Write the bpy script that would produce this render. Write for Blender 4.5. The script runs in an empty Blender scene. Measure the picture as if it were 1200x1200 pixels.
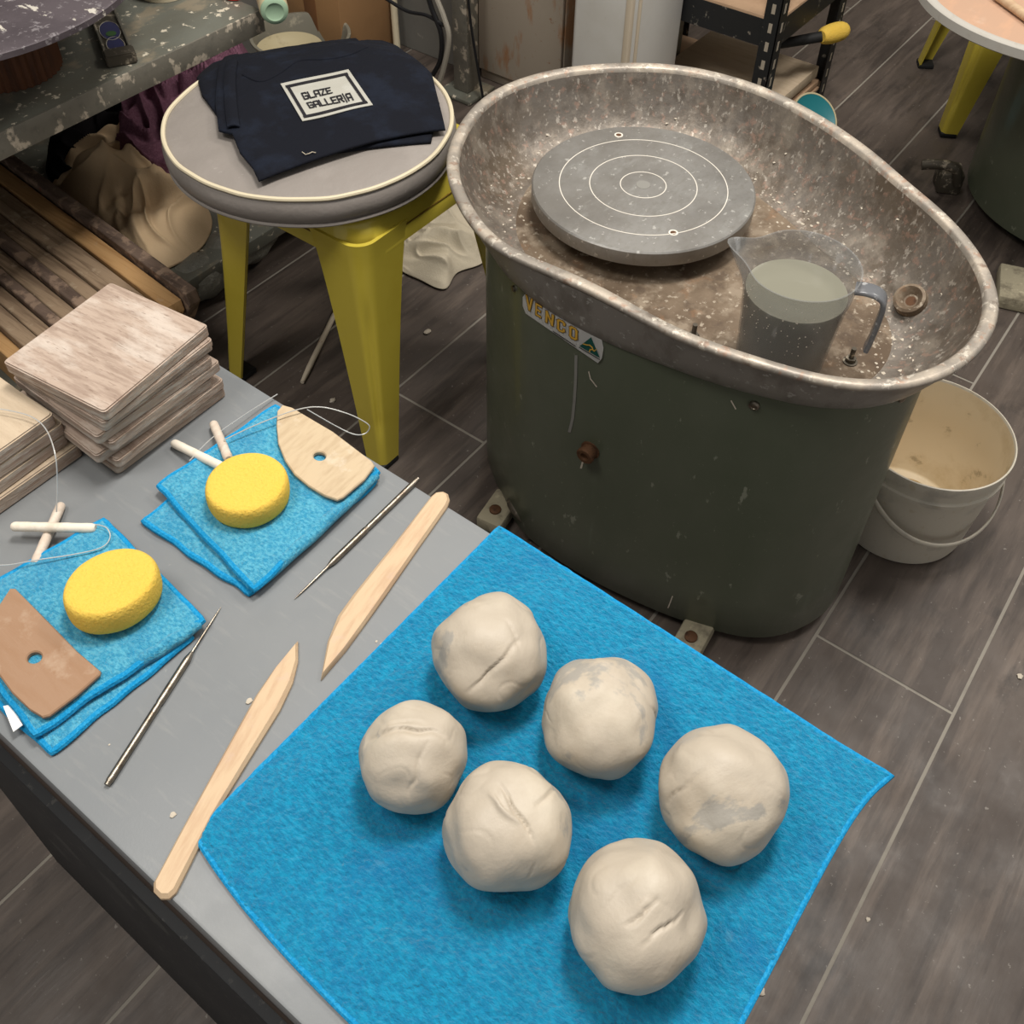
import bpy, bmesh, math, random
from mathutils import Vector, Matrix, noise
PI = math.pi
random.seed(7)
C = bpy.context.scene.collection

# ------------------------------------------------------------------ camera
PITCH, YAW, ROLL, FPX, PPY, CAMH = 0.7880447814510905, 0.9371675720132073, 0.018402193259724083, 1214.4, 461.86, 1.28
FW = Vector((math.sin(YAW)*math.cos(PITCH), math.cos(YAW)*math.cos(PITCH), -math.sin(PITCH)))
_rt = Vector((math.cos(YAW), -math.sin(YAW), 0.0)); _up = _rt.cross(FW)
RT = _rt*math.cos(ROLL) + _up*math.sin(ROLL)
UP = -_rt*math.sin(ROLL) + _up*math.cos(ROLL)
EYE = Vector((0, 0, CAMH))
def ray(px, py):
    return RT*((px-600)/FPX) - UP*((py-PPY)/FPX) + FW
def at(px, py, z):
    """place in the room, at height z, of a spot measured on the photograph"""
    d = ray(px, py)
    return EYE + d*((z-CAMH)/d.z)
cam = bpy.data.cameras.new('camera'); camo = bpy.data.objects.new('camera', cam); C.objects.link(camo)
cam.sensor_width = 36; cam.lens = FPX/1200*36; cam.shift_y = -(600-PPY)/1200
cam.clip_start = 0.02; cam.clip_end = 50
M = Matrix((RT, UP, -FW)).transposed().to_4x4(); M.translation = EYE
camo.matrix_world = M
bpy.context.scene.camera = camo

# ------------------------------------------------------------------ materials
def lin(c):
    return tuple(((v/255)/12.92 if v/255 <= .04045 else ((v/255+.055)/1.055)**2.4) for v in c)
def mat(name, col, rough=.6, metal=0., layers=(), bump=None, bump2=None, spec=.5, transmission=0., ior=1.45, sheen=0., coat=0., rough_var=0., alpha=1., sss=0.):
    """layers: (kind, scale, lo, hi, colour, strength, stretch) mixed over the base colour"""
    m = bpy.data.materials.new(name); m.use_nodes = True
    nt = m.node_tree; N = nt.nodes; L = nt.links
    b = N['Principled BSDF']
    b.inputs['Roughness'].default_value = rough; b.inputs['Metallic'].default_value = metal
    b.inputs['Specular IOR Level'].default_value = spec
    b.inputs['Transmission Weight'].default_value = transmission; b.inputs['IOR'].default_value = ior
    b.inputs['Sheen Weight'].default_value = sheen; b.inputs['Coat Weight'].default_value = coat
    b.inputs['Alpha'].default_value = alpha
    if sss:
        b.inputs['Subsurface Weight'].default_value = sss
        b.inputs['Subsurface Radius'].default_value = (.01, .006, .003)
    tc = N.new('ShaderNodeTexCoord')
    def tex(kind, scale, stretch, detail=6):
        mp = N.new('ShaderNodeMapping'); L.new(tc.outputs['Object'], mp.inputs['Vector'])
        mp.inputs['Scale'].default_value = stretch if stretch else (1, 1, 1)
        if len(stretch or ()) == 4:
            pass
        if kind == 'voronoi':
            t = N.new('ShaderNodeTexVoronoi'); t.inputs['Scale'].default_value = scale; o = t.outputs['Distance']
        elif kind == 'wave':
            t = N.new('ShaderNodeTexWave'); t.inputs['Scale'].default_value = scale
            t.inputs['Distortion'].default_value = 6; t.inputs['Detail'].default_value = 4; t.inputs['Detail Scale'].default_value = 1.2
            o = t.outputs['Fac']
        else:
            t = N.new('ShaderNodeTexNoise'); t.inputs['Scale'].default_value = scale; t.inputs['Detail'].default_value = detail
            t.inputs['Roughness'].default_value = .62
            o = t.outputs['Fac']
        L.new(mp.outputs['Vector'], t.inputs['Vector'])
        return o
    cur = None
    rgb = N.new('ShaderNodeRGB'); rgb.outputs[0].default_value = (*lin(col), 1); cur = rgb.outputs[0]
    for kind, scale, lo, hi, c2, st, stretch in layers:
        o = tex(kind, scale, stretch)
        mr = N.new('ShaderNodeMapRange'); mr.inputs['From Min'].default_value = lo; mr.inputs['From Max'].default_value = hi
        mr.inputs['To Max'].default_value = st
        L.new(o, mr.inputs['Value'])
        mx = N.new('ShaderNodeMix'); mx.data_type = 'RGBA'
        L.new(mr.outputs[0], mx.inputs['Factor']); L.new(cur, mx.inputs['A'])
        mx.inputs['B'].default_value = (*lin(c2), 1)
        cur = mx.outputs['Result']
    L.new(cur, b.inputs['Base Color'])
    nrm = None
    for bp in (bump, bump2):
        if not bp: continue
        kind, scale, strength, dist, stretch = bp
        o = tex(kind, scale, stretch, 8)
        bn = N.new('ShaderNodeBump'); bn.inputs['Strength'].default_value = strength; bn.inputs['Distance'].default_value = dist
        L.new(o, bn.inputs['Height'])
        if nrm: L.new(nrm, bn.inputs['Normal'])
        nrm = bn.outputs['Normal']
    if nrm: L.new(nrm, b.inputs['Normal'])
    if rough_var:
        o = tex('noise', 14, None)
        mr = N.new('ShaderNodeMapRange'); mr.inputs['From Min'].default_value = .3; mr.inputs['From Max'].default_value = .7
        mr.inputs['To Min'].default_value = max(.03, rough-rough_var); mr.inputs['To Max'].default_value = min(1, rough+rough_var)
        L.new(o, mr.inputs['Value']); L.new(mr.outputs[0], b.inputs['Roughness'])
    return m

MT = {}
MT['table'] = mat('grey_laminate', (120, 123, 125), .42, layers=[
    ('noise', 5, .4, .75, (134, 135, 134), .5, None), ('noise', 160, .56, .8, (160, 158, 152), .25, (1, .15, 1)),
    ('noise', 38, .69, .74, (190, 187, 178), .35, None)], bump=('noise', 500, .08, .001, None), rough_var=.1)
MT['table_edge'] = mat('dark_edge_band', (52, 52, 54), .5, layers=[('noise', 60, .6, .7, (120, 116, 108), .5, (1, .3, 1))])
MT['table_brown'] = mat('brown_ply_edge', (74, 58, 46), .7, layers=[('noise', 40, .45, .7, (38, 30, 26), .8, (1, .1, 3))])
MT['black_panel'] = mat('dusty_black_panel', (30, 31, 33), .65, layers=[
    ('voronoi', 9, .23, .18, (60, 60, 58), .6, None), ('noise', 120, .60, .66, (78, 76, 72), .5, None), ('noise', 12, .5, .8, (44, 45, 46), .7, None)])
MT['towel'] = mat('blue_terry', (0, 124, 168), .95, layers=[
    ('noise', 330, .42, .62, (10, 152, 194), .8, (1, .45, 1)), ('noise', 12, .5, .7, (0, 104, 160), .6, None), ('noise', 26, .66, .76, (120, 180, 205), .35, None)],
    bump=('noise', 420, .9, .004, (1, .5, 1)), bump2=('noise', 130, .5, .004, (1, .7, 1)), spec=.15, sheen=.2)
MT['towel2'] = mat('washed_blue_terry', (46, 148, 188), .95, layers=[
    ('noise', 420, .42, .6, (100, 186, 212), .8, (1, .6, 1)), ('noise', 20, .5, .7, (30, 126, 172), .6, None)],
    bump=('noise', 460, .9, .004, (1, .6, 1)), bump2=('noise', 150, .6, .003, None), spec=.15, sheen=.2)
MT['hem'] = mat('blue_hem_stitching', (20, 134, 188), .9, layers=[('noise', 500, .45, .6, (60, 164, 210), .6, (1, 1, 1))], bump=('noise', 600, .6, .002, None), spec=.15)
MT['clay'] = mat('pale_stoneware_clay', (178, 167, 151), .5, layers=[
    ('noise', 11, .5, .66, (174, 160, 140), .6, None), ('noise', 17, .48, .66, (190, 180, 163), .7, None),
    ('noise', 60, .58, .72, (164, 152, 136), .35, None), ('noise', 13, .60, .64, (140, 139, 135), .65, (1, 1.8, .8))],
    bump=('noise', 34, .22, .006, (1, 1.6, 1)), bump2=('noise', 300, .12, .001, None), spec=.4, rough_var=.1)
MT['clay_dry'] = mat('dried_clay', (188, 178, 162), .85, bump=('noise', 200, .5, .002, None))
MT['sponge'] = mat('yellow_sponge', (222, 186, 84), .95, layers=[('noise', 300, .5, .7, (210, 172, 70), .45, None), ('noise', 10, .5, .7, (218, 176, 62), .4, None)],
    bump=('noise', 420, .7, .002, None), bump2=('voronoi', 380, .4, .001, None), spec=.15, sss=.1)
MT['rib'] = mat('pale_worn_wood', (188, 168, 138), .6, layers=[('noise', 30, .45, .65, (160, 136, 106), .5, (1, 5, 1)), ('noise', 26, .58, .7, (206, 194, 174), .7, None)], bump=('noise', 120, .2, .001, (1, 5, 1)))
MT['rib_brown'] = mat('brown_worn_wood', (150, 118, 92), .55, layers=[('noise', 26, .45, .7, (140, 104, 74), .5, (4, 1, 1)), ('noise', 30, .55, .72, (180, 158, 136), .7, None)], bump=('noise', 120, .2, .001, (5, 1, 1)))
MT['tool_wood'] = mat('smooth_boxwood', (196, 170, 138), .6, layers=[('noise', 25, .45, .65, (176, 142, 112), .6, (6, 1, 1)), ('noise', 40, .6, .7, (190, 166, 152), .4, None)], bump=('noise', 140, .15, .001, (8, 1, 1)))
MT['dowel'] = mat('clay_washed_dowel', (196, 180, 164), .75, layers=[('noise', 60, .45, .65, (222, 212, 198), .7, None), ('noise', 50, .6, .7, (160, 138, 118), .6, None)], bump=('noise', 160, .3, .001, None))
MT['dowel_pale'] = mat('white_crusted_dowel', (224, 214, 198), .75, layers=[('noise', 60, .5, .65, (196, 180, 160), .6, None)], bump=('noise', 160, .3, .001, None))
MT['steel'] = mat('worn_steel', (150, 142, 130), .35, 1., layers=[('noise', 120, .45, .65, (104, 90, 76), .7, None)], bump=('voronoi', 1400, .25, .0003, None))
MT['wire'] = mat('steel_wire', (215, 215, 212), .35, .6)
MT['ply'] = mat('clay_stained_plywood', (172, 153, 138), .85, layers=[
    ('noise', 26, .44, .62, (142, 122, 108), .8, (8, 1, 1)), ('noise', 13, .5, .64, (198, 186, 174), .7, (2.5, 1, 1)), ('noise', 70, .58, .68, (112, 92, 78), .6, (7, 1, 1))],
    bump=('noise', 60, .5, .002, (8, 1, 1)))
MT['ply_pale'] = mat('cream_plywood', (188, 170, 146), .85, layers=[
    ('noise', 16, .45, .7, (164, 144, 120), .6, (7, 1, 1)), ('noise', 70, .62, .72, (160, 136, 112), .5, (5, 1, 1))], bump=('noise', 60, .4, .002, (8, 1, 1)))
MT['ply_edge'] = mat('plywood_edges', (164, 148, 134), .9, layers=[
    ('wave', 95, .35, .75, (138, 114, 98), .6, (.02, .02, 1)), ('noise', 45, .5, .68, (196, 188, 178), .6, (1, 1, 4)), ('noise', 30, .62, .72, (92, 70, 56), .8, (.6, .6, 5))],
    bump=('noise', 90, .7, .002, (1, 1, 6)))
MT['green'] = mat('olive_green_enamel', (87, 92, 77), .36, layers=[
    ('noise', 7, .45, .75, (70, 79, 61), .6, (1, 1, .6)), ('noise', 55, .65, .69, (150, 152, 136), .55, (1, 1, .5)), ('noise', 22, .62, .70, (104, 112, 98), .35, (1, 1, .12)), ('noise', 160, .66, .70, (132, 134, 120), .35, None)],
    bump=('noise', 4, .12, .01, None), rough_var=.08, coat=.15)
MT['tray'] = mat('clay_splashed_aluminium', (124, 117, 109), .5, .5, layers=[
    ('noise', 6, .42, .62, (104, 90, 74), .8, None), ('noise', 60, .5, .64, (152, 142, 130), .7, (1, 1, .6)),
    ('noise', 30, .54, .66, (92, 82, 72), .6, None), ('noise', 90, .56, .64, (168, 136, 120), .5, None), ('noise', 130, .585, .64, (196, 188, 176), .65, (1, 1, .6)), ('noise', 10, .57, .66, (164, 154, 140), .5, (1, 1, .5))],
    bump=('noise', 60, .35, .003, None), bump2=('noise', 220, .3, .001, None), rough_var=.12)
MT['tray_floor'] = mat('clay_caked_tray_floor', (122, 106, 88), .62, .2, layers=[
    ('noise', 9, .42, .6, (84, 68, 52), .85, None), ('noise', 26, .5, .62, (148, 134, 116), .7, None), ('noise', 110, .59, .65, (184, 172, 154), .6, None), ('noise', 30, .58, .68, (136, 100, 70), .45, None), ('noise', 34, .56, .66, (76, 62, 50), .6, None)],
    bump=('noise', 60, .4, .003, None), rough_var=.12)
MT['rim'] = mat('rolled_rim_with_dried_slip', (150, 142, 132), .5, .4, layers=[
    ('noise', 16, .46, .58, (190, 178, 162), .8, None), ('noise', 80, .57, .64, (168, 128, 104), .5, None), ('noise', 40, .56, .66, (108, 98, 88), .6, None), ('noise', 90, .58, .63, (214, 206, 192), .7, None)],
    bump=('noise', 90, .4, .002, None), rough_var=.12)
MT['skirt'] = mat('brushed_aluminium_skirt', (160, 156, 150), .42, .6, layers=[
    ('noise', 30, .48, .64, (122, 116, 108), .6, (1, 1, .4)), ('noise', 90, .61, .65, (204, 204, 200), .8, None)], bump=('noise', 120, .2, .001, (1, 1, .3)), rough_var=.1)
MT['silver'] = mat('scratched_wheel_plate', (142, 140, 136), .42, .55, layers=[
    ('noise', 8, .42, .62, (116, 112, 106), .7, None), ('noise', 22, .56, .70, (166, 166, 162), .5, (1, 2, 1)), ('noise', 90, .5, .66, (120, 116, 108), .35, (1, 1.6, 1)), ('noise', 90, .62, .66, (212, 210, 204), .5, None)],
    bump=('noise', 220, .15, .001, None), rough_var=.1)
MT['groove'] = mat('groove_filled_with_slip', (214, 208, 196), .8)
MT['jug'] = mat('smoky_polypropylene', (138, 139, 138), .22, layers=[('noise', 60, .62, .66, (206, 208, 210), .6, (1, 1, .5))], alpha=.36)
MT['jug_solid'] = mat('smoky_plastic_handle', (108, 110, 114), .22, layers=[('noise', 70, .6, .65, (206, 206, 206), .7, None)], alpha=.8)
MT['water'] = mat('cloudy_clay_water', (130, 128, 114), .06, spec=.6)
MT['badge'] = mat('silver_white_sticker', (236, 234, 230), .35)
MT['gold'] = mat('gold_print', (204, 160, 62), .4)
MT['gold_dark'] = mat('brown_print_outline', (104, 74, 26), .5)
MT['logo_green'] = mat('deep_green_print', (14, 74, 66), .5)
MT['ink'] = mat('black_print', (22, 20, 26), .6)
MT['yellow'] = mat('yellow_enamel', (192, 174, 64), .34, layers=[('noise', 7, .5, .65, (178, 158, 50), .5, None), ('noise', 40, .7, .76, (140, 120, 30), .5, None)], coat=.3)
MT['yellow_seam'] = mat('worn_seam', (112, 86, 22), .6)
MT['rubber'] = mat('black_rubber', (24, 24, 24), .7)
MT['vinyl'] = mat('taupe_vinyl', (136, 129, 123), .45, layers=[('noise', 8, .5, .75, (164, 156, 150), .5, None), ('noise', 70, .68, .73, (186, 180, 174), .35, None)], bump=('noise', 20, .25, .01, None))
MT['piping'] = mat('cream_piping', (206, 194, 166), .6, bump=('noise', 90, .2, .002, None))
MT['navy'] = mat('navy_cotton', (17, 19, 27), .9, layers=[('noise', 16, .5, .65, (27, 33, 46), .6, None)], bump=('noise', 700, .3, .001, None), bump2=('noise', 30, .35, .008, (1, 2, 1)), spec=.2)
MT['patch'] = mat('woven_grey_patch', (170, 168, 158), .6, layers=[('noise', 30, .5, .7, (180, 180, 172), .6, None)], bump=('noise', 400, .2, .001, None))
MT['bucket'] = mat('scuffed_cream_plastic', (192, 185, 170), .5, layers=[('noise', 14, .52, .64, (152, 147, 138), .6, None), ('noise', 50, .61, .67, (176, 162, 134), .5, None)], bump=('noise', 30, .1, .002, None), sss=.05)
MT['bucket_in'] = mat('clay_stained_inside', (214, 198, 168), .55, layers=[('noise', 12, .48, .64, (196, 176, 140), .8, None), ('noise', 24, .62, .68, (140, 128, 104), .6, None)])
MT['slip'] = mat('thin_slip_residue', (178, 148, 96), .2, layers=[('noise', 16, .5, .66, (140, 110, 62), .7, None)])
MT['floor'] = mat('wood_look_tile', (88, 78, 71), .5, layers=[
    ('noise', 5, .42, .62, (66, 58, 53), .8, (.35, 1, 1)), ('noise', 30, .5, .66, (108, 96, 87), .7, (.12, 1, 1)), ('noise', 40, .52, .64, (56, 49, 45), .6, (.12, 1, 1)), ('noise', 9, .58, .68, (42, 38, 36), .7, (.6, 1, 1)), ('noise', 110, .65, .69, (150, 144, 136), .5, None)],
    bump=('noise', 40, .3, .002, (.15, 1, 1)), rough_var=.14)
MT['grout'] = mat('pale_grout', (140, 134, 124), .9, layers=[('noise', 20, .5, .7, (120, 114, 106), .7, None)])
MT['shelf'] = mat('grey_painted_shelf', (102, 103, 94), .45, layers=[
    ('noise', 8, .45, .62, (92, 89, 78), .7, (.5, 1, 1)), ('noise', 14, .55, .63, (138, 126, 106), .7, (.7, 1, 1)), ('noise', 55, .61, .65, (206, 196, 176), .9, None)], bump=('noise', 60, .3, .002, None))
MT['shelf_edge'] = mat('clay_smeared_shelf_edge', (110, 106, 96), .5, layers=[('noise', 30, .56, .61, (188, 176, 158), .9, (1.3, 1, .9)), ('noise', 70, .5, .7, (90, 88, 80), .6, None)], bump=('noise', 80, .4, .002, None))
MT['brown1'] = mat('aged_brown_plank', (146, 124, 100), .75, layers=[('noise', 14, .44, .62, (104, 84, 66), .8, (8, .5, 3)), ('noise', 26, .56, .65, (176, 158, 134), .7, None)], bump=('noise', 50, .4, .002, (8, .6, 4)))
MT['brown2'] = mat('honey_pine_plank', (176, 138, 92), .7, layers=[('noise', 12, .45, .7, (136, 96, 54), .7, (10, .5, 3)), ('noise', 18, .62, .7, (170, 150, 124), .7, None)], bump=('noise', 50, .3, .002, (8, .6, 4)))
MT['brown3'] = mat('dark_clay_splashed_plank', (104, 86, 74), .75, layers=[('noise', 14, .42, .68, (56, 42, 34), .8, (6, .6, 3)), ('noise', 34, .52, .6, (150, 126, 106), .7, None), ('noise', 60, .66, .7, (130, 60, 40), .6, None)], bump=('noise', 60, .5, .002, None))
MT['beige'] = mat('beige_cotton', (200, 174, 140), .95, layers=[('noise', 10, .5, .72, (176, 150, 118), .5, None)], bump=('noise', 300, .4, .002, None), spec=.15)
MT['purple'] = mat('plum_terry', (108, 72, 88), .95, layers=[('noise', 200, .45, .6, (130, 92, 108), .6, None)], bump=('noise', 350, .7, .003, None), spec=.15)
MT['blackcloth'] = mat('black_cotton', (28, 26, 28), .95, bump=('noise', 200, .4, .002, None), spec=.15)
MT['offwhite'] = mat('offwhite_rag', (182, 172, 152), .95, layers=[('noise', 14, .5, .7, (150, 140, 120), .5, None)], bump=('noise', 250, .5, .002, None), spec=.15)
MT['wall'] = mat('grey_wall', (112, 110, 104), .85, layers=[('noise', 5, .5, .7, (94, 92, 86), .6, None), ('noise', 30, .66, .7, (160, 156, 146), .4, None)])
MT['rusty'] = mat('off_white_panel_with_rust', (172, 160, 144), .6, layers=[('noise', 9, .56, .64, (166, 116, 74), .8, (1, 1.6, .45)), ('noise', 4, .5, .7, (150, 140, 126), .5, None), ('noise', 40, .63, .67, (142, 96, 60), .7, None)])
MT['white_metal'] = mat('white_enamel', (206, 204, 198), .5, layers=[('noise', 6, .5, .7, (190, 186, 176), .5, None), ('noise', 60, .70, .73, (150, 140, 124), .5, None)])
MT['white_trim'] = mat('cream_enamel', (206, 192, 170), .5)
MT['darkmetal'] = mat('black_slotted_steel', (42, 43, 44), .45, .4, layers=[('noise', 40, .62, .68, (168, 160, 146), .7, None)])
MT['slot'] = mat('dusty_slot', (158, 148, 132), .8)
MT['board'] = mat('chipboard', (172, 142, 114), .8, layers=[('noise', 20, .5, .7, (152, 122, 96), .6, None), ('noise', 80, .66, .7, (206, 190, 168), .6, None)])
MT['card'] = mat('brown_cardboard', (160, 122, 82), .85, layers=[('noise', 8, .5, .7, (142, 106, 70), .5, None)])
MT['card_dark'] = mat('packing_tape', (120, 82, 52), .5)
MT['cream_ceramic'] = mat('cream_ceramic', (186, 174, 140), .4, layers=[('noise', 20, .6, .7, (150, 136, 104), .5, None)])
MT['grey_ceramic'] = mat('grey_plastic_bowl', (126, 122, 108), .5, layers=[('noise', 30, .6, .7, (180, 172, 150), .7, None)])
MT['mint'] = mat('mint_glaze', (150, 176, 148), .5, layers=[('noise', 40, .5, .7, (120, 150, 124), .6, None)])
MT['teal'] = mat('teal_glaze', (34, 112, 120), .4)
MT['blue_label'] = mat('blue_label', (38, 42, 92), .35, layers=[('noise', 50, .64, .69, (196, 184, 160), .8, (1, .6, 1))])
MT['label_line'] = mat('pale_label_outline', (180, 174, 158), .5)
MT['leaf'] = mat('green_dot', (60, 98, 52), .5)
MT['grimy'] = mat('grimy_metal', (84, 78, 68), .5, .5, layers=[('noise', 60, .55, .65, (190, 178, 158), .8, None)])
MT['splatter'] = mat('speckled_purple_grey_disc', (88, 80, 84), .45, .2, layers=[('noise', 9, .42, .62, (66, 59, 63), .8, None), ('noise', 34, .60, .63, (206, 200, 188), .95, (1, .5, 1)), ('noise', 90, .58, .64, (150, 144, 146), .6, None)], bump=('noise', 60, .3, .002, None))
MT['cane'] = mat('brown_ribbed_wood', (96, 58, 34), .6, layers=[('noise', 60, .45, .65, (58, 34, 22), .8, (1, 1, .1))])
MT['red'] = mat('red_plastic', (196, 44, 40), .35)
MT['bag'] = mat('grey_plastic_bag', (120, 118, 108), .35, layers=[('noise', 12, .5, .66, (92, 92, 84), .7, None), ('noise', 30, .6, .7, (166, 160, 146), .5, None)], bump=('noise', 14, .8, .02, None))
MT['pinkboard'] = mat('pinkish_work_board', (184, 150, 126), .6, layers=[('noise', 14, .5, .7, (200, 158, 128), .6, (1, 3, 1)), ('noise', 8, .6, .7, (204, 178, 158), .6, None)])
MT['board_rim'] = mat('chalky_board_rim', (176, 172, 164), .8, layers=[('noise', 60, .55, .68, (166, 160, 150), .7, None)])
MT['rust'] = mat('rusty_bolt', (96, 66, 44), .7, .4, layers=[('noise', 90, .5, .65, (58, 40, 28), .8, None)], bump=('noise', 200, .5, .001, None))
MT['pad'] = mat('mud_crusted_foot', (150, 142, 120), .9, layers=[('noise', 40, .5, .65, (106, 98, 82), .8, None), ('noise', 90, .6, .7, (186, 176, 150), .7, None)], bump=('noise', 90, .6, .003, None))
MT['drip'] = mat('thin_grey_slip_run', (128, 126, 120), .8)
MT['cable'] = mat('black_cable', (22, 22, 24), .5)
MT['cable_w'] = mat('grey_cable', (150, 144, 132), .5)
MT['stick'] = mat('white_stick', (196, 184, 164), .7, layers=[('noise', 20, .55, .6, (150, 84, 44), .9, (.6, .6, 1))])

# ------------------------------------------------------------------ builders
def link(name, bm, m, parent=None, smooth=True, angle=None, origin=None):
    """bm is in world coordinates (or in the parent's own when the parent is rotated)"""
    me = bpy.data.meshes.new(name)
    root = parent
    off = Vector((0, 0, 0))
    p = parent
    while p is not None:
        off += p.location; p = p.parent
    o_off = Vector((0, 0, 0))
    if parent is None:
        o_off = Vector(origin) if origin is not None else Vector((0, 0, 0))
    bmesh.ops.translate(bm, vec=-(off+o_off), verts=bm.verts[:])
    bmesh.ops.recalc_face_normals(bm, faces=bm.faces[:])
    bm.to_mesh(me); bm.free()
    mats = m if isinstance(m, (list, tuple)) else [m]
    for k in mats: me.materials.append(MT[k] if isinstance(k, str) else k)
    if smooth:
        for p in me.polygons: p.use_smooth = True
        try: me.set_sharp_from_angle(angle=math.radians(angle or 40))
        except Exception: pass
    o = bpy.data.objects.new(name, me); C.objects.link(o)
    if parent is not None: o.parent = parent
    else: o.location = o_off
    return o
def thing(name, label, cat, loc, group=None):
    o = bpy.data.objects.new(name, None); C.objects.link(o)
    o.location = loc; o.empty_display_size = .05
    o['label'] = label; o['category'] = cat
    if group: o['group'] = group
    return o
def tag(o, label, cat, group=None, kind=None):
    o['label'] = label; o['category'] = cat
    if group: o['group'] = group
    if kind: o['kind'] = kind
    return o
def struct(o, label=None, cat=None):
    o['kind'] = 'structure'
    if label: o['label'] = label
    if cat: o['category'] = cat
    return o
def new(): return bmesh.new()
def box(bm, x0, x1, y0, y1, z0, z1, bev=0., rot=0., seg=2, mi=0):
    cx, cy, cz = (x0+x1)/2, (y0+y1)/2, (z0+z1)/2
    mt = Matrix.Translation((cx, cy, cz)) @ Matrix.Rotation(rot, 4, 'Z') @ Matrix.Diagonal((x1-x0, y1-y0, z1-z0, 1))
    t = bmesh.new()
    bmesh.ops.create_cube(t, size=1, matrix=mt)
    if bev: bmesh.ops.bevel(t, geom=t.edges[:], offset=bev, segments=seg, affect='EDGES', profile=.5)
    for f in t.faces: f.material_index = mi
    me = bpy.data.meshes.new('t'); t.to_mesh(me); t.free(); bm.from_mesh(me); bpy.data.meshes.remove(me)
    return bm
def rings(bm, rr, closed=True, cap0=True, cap1=True, mi=0):
    """loft through lists of points of equal length"""
    vs = [[bm.verts.new(p) for p in r] for r in rr]
    n = len(rr[0])
    for a, b in zip(vs, vs[1:]):
        for i in range(n if closed else n-1):
            j = (i+1) % n
            f = bm.faces.new((a[i], a[j], b[j], b[i])); f.material_index = mi
    if cap0: f = bm.faces.new(vs[0][::-1]); f.material_index = mi
    if cap1: f = bm.faces.new(vs[-1]); f.material_index = mi
    return vs
def lathe(bm, cx, cy, prof, n=64, cap0=False, cap1=False, mi=0):
    rings(bm, [[(cx+r*math.cos(2*PI*i/n), cy+r*math.sin(2*PI*i/n), z) for i in range(n)] for r, z in prof], True, cap0, cap1, mi)
def frame(d):
    d = d.normalized(); a = Vector((0, 0, 1)) if abs(d.z) < .9 else Vector((1, 0, 0))
    u = d.cross(a).normalized(); return u, d.cross(u).normalized()
def tube(bm, pts, r, n=10, cap=True, closed=False, mi=0):
    pts = [Vector(p) for p in pts]
    rr = []
    u = None
    for i, p in enumerate(pts):
        if closed: d = pts[(i+1) % len(pts)]-pts[i-1]
        else: d = pts[min(i+1, len(pts)-1)]-pts[max(i-1, 0)]
        d.normalize()
        if u is None: u, v = frame(d)
        else:
            u = (u-d*u.dot(d)).normalized(); v = d.cross(u)
        rad = r[i] if isinstance(r, (list, tuple)) else r
        rr.append([p+(u*math.cos(2*PI*k/n)+v*math.sin(2*PI*k/n))*rad for k in range(n)])
    if closed: rr.append(rr[0])
    rings(bm, rr, True, cap and not closed, cap and not closed, mi)
    if closed: bmesh.ops.remove_doubles(bm, verts=bm.verts[:], dist=1e-6)
def spline(pts, k=8, closed=False):
    pts = [Vector(p) for p in pts]; n = len(pts); out = []
    for i in range(n if closed else n-1):
        if closed: p0, p1, p2, p3 = pts[i-1], pts[i], pts[(i+1) % n], pts[(i+2) % n]
        else: p0, p1, p2, p3 = pts[max(i-1, 0)], pts[i], pts[i+1], pts[min(i+2, n-1)]
        for j in range(k):
            t = j/k
            out.append(.5*((2*p1)+(p2-p0)*t+(2*p0-5*p1+4*p2-p3)*t*t+(3*p1-p0-3*p2+p3)*t**3))
    if not closed: out.append(pts[-1])
    return out
def slab(bm, poly, z0, z1, bev=0., mi=0, seg=2):
    """flat plate from an outline (x, y)"""
    t = bmesh.new()
    a = [t.verts.new((p[0], p[1], z0)) for p in poly]; b = [t.verts.new((p[0], p[1], z1)) for p in poly]
    n = len(poly)
    for i in range(n): t.faces.new((a[i], a[(i+1) % n], b[(i+1) % n], b[i]))
    t.faces.new(a[::-1]); t.faces.new(b)
    if bev:
        es = [e for e in t.edges if abs(e.verts[0].co.z-e.verts[1].co.z) < 1e-6]
        bmesh.ops.bevel(t, geom=es, offset=bev, segments=seg, affect='EDGES', profile=.5)
    bmesh.ops.triangulate(t, faces=[f for f in t.faces if len(f.verts) > 4])
    for f in t.faces: f.material_index = mi
    me = bpy.data.meshes.new('t'); t.to_mesh(me); t.free(); bm.from_mesh(me); bpy.data.meshes.remove(me)
def fbm(p, oct=3):
    s = 0; a = 1; f = 1
    for _ in range(oct):
        s += a*noise.noise(Vector(p)*f); a *= .5; f *= 2.1
    return s
def sheet(bm, fn, nu, nv, thick, mi=0):
    """closed cloth-like sheet: fn(u, v) gives the top surface; thick goes down"""
    top = [[bm.verts.new(fn(i/nu, j/nv)) for j in range(nv+1)] for i in range(nu+1)]
    bot = [[bm.verts.new(Vector(top[i][j].co)-Vector((0, 0, thick))) for j in range(nv+1)] for i in range(nu+1)]
    for i in range(nu):
        for j in range(nv):
            bm.faces.new((top[i][j], top[i+1][j], top[i+1][j+1], top[i][j+1]))
            bm.faces.new((bot[i][j], bot[i][j+1], bot[i+1][j+1], bot[i+1][j]))
    for i in range(nu):
        bm.faces.new((top[i][0], bot[i][0], bot[i+1][0], top[i+1][0]))
        bm.faces.new((top[i][nv], top[i+1][nv], bot[i+1][nv], bot[i][nv]))
    for j in range(nv):
        bm.faces.new((top[0][j], top[0][j+1], bot[0][j+1], bot[0][j]))
        bm.faces.new((top[nu][j], bot[nu][j], bot[nu][j+1], top[nu][j+1]))
    for f in bm.faces: f.material_index = mi
def lerp(a, b, t): return a+(b-a)*t
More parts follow.
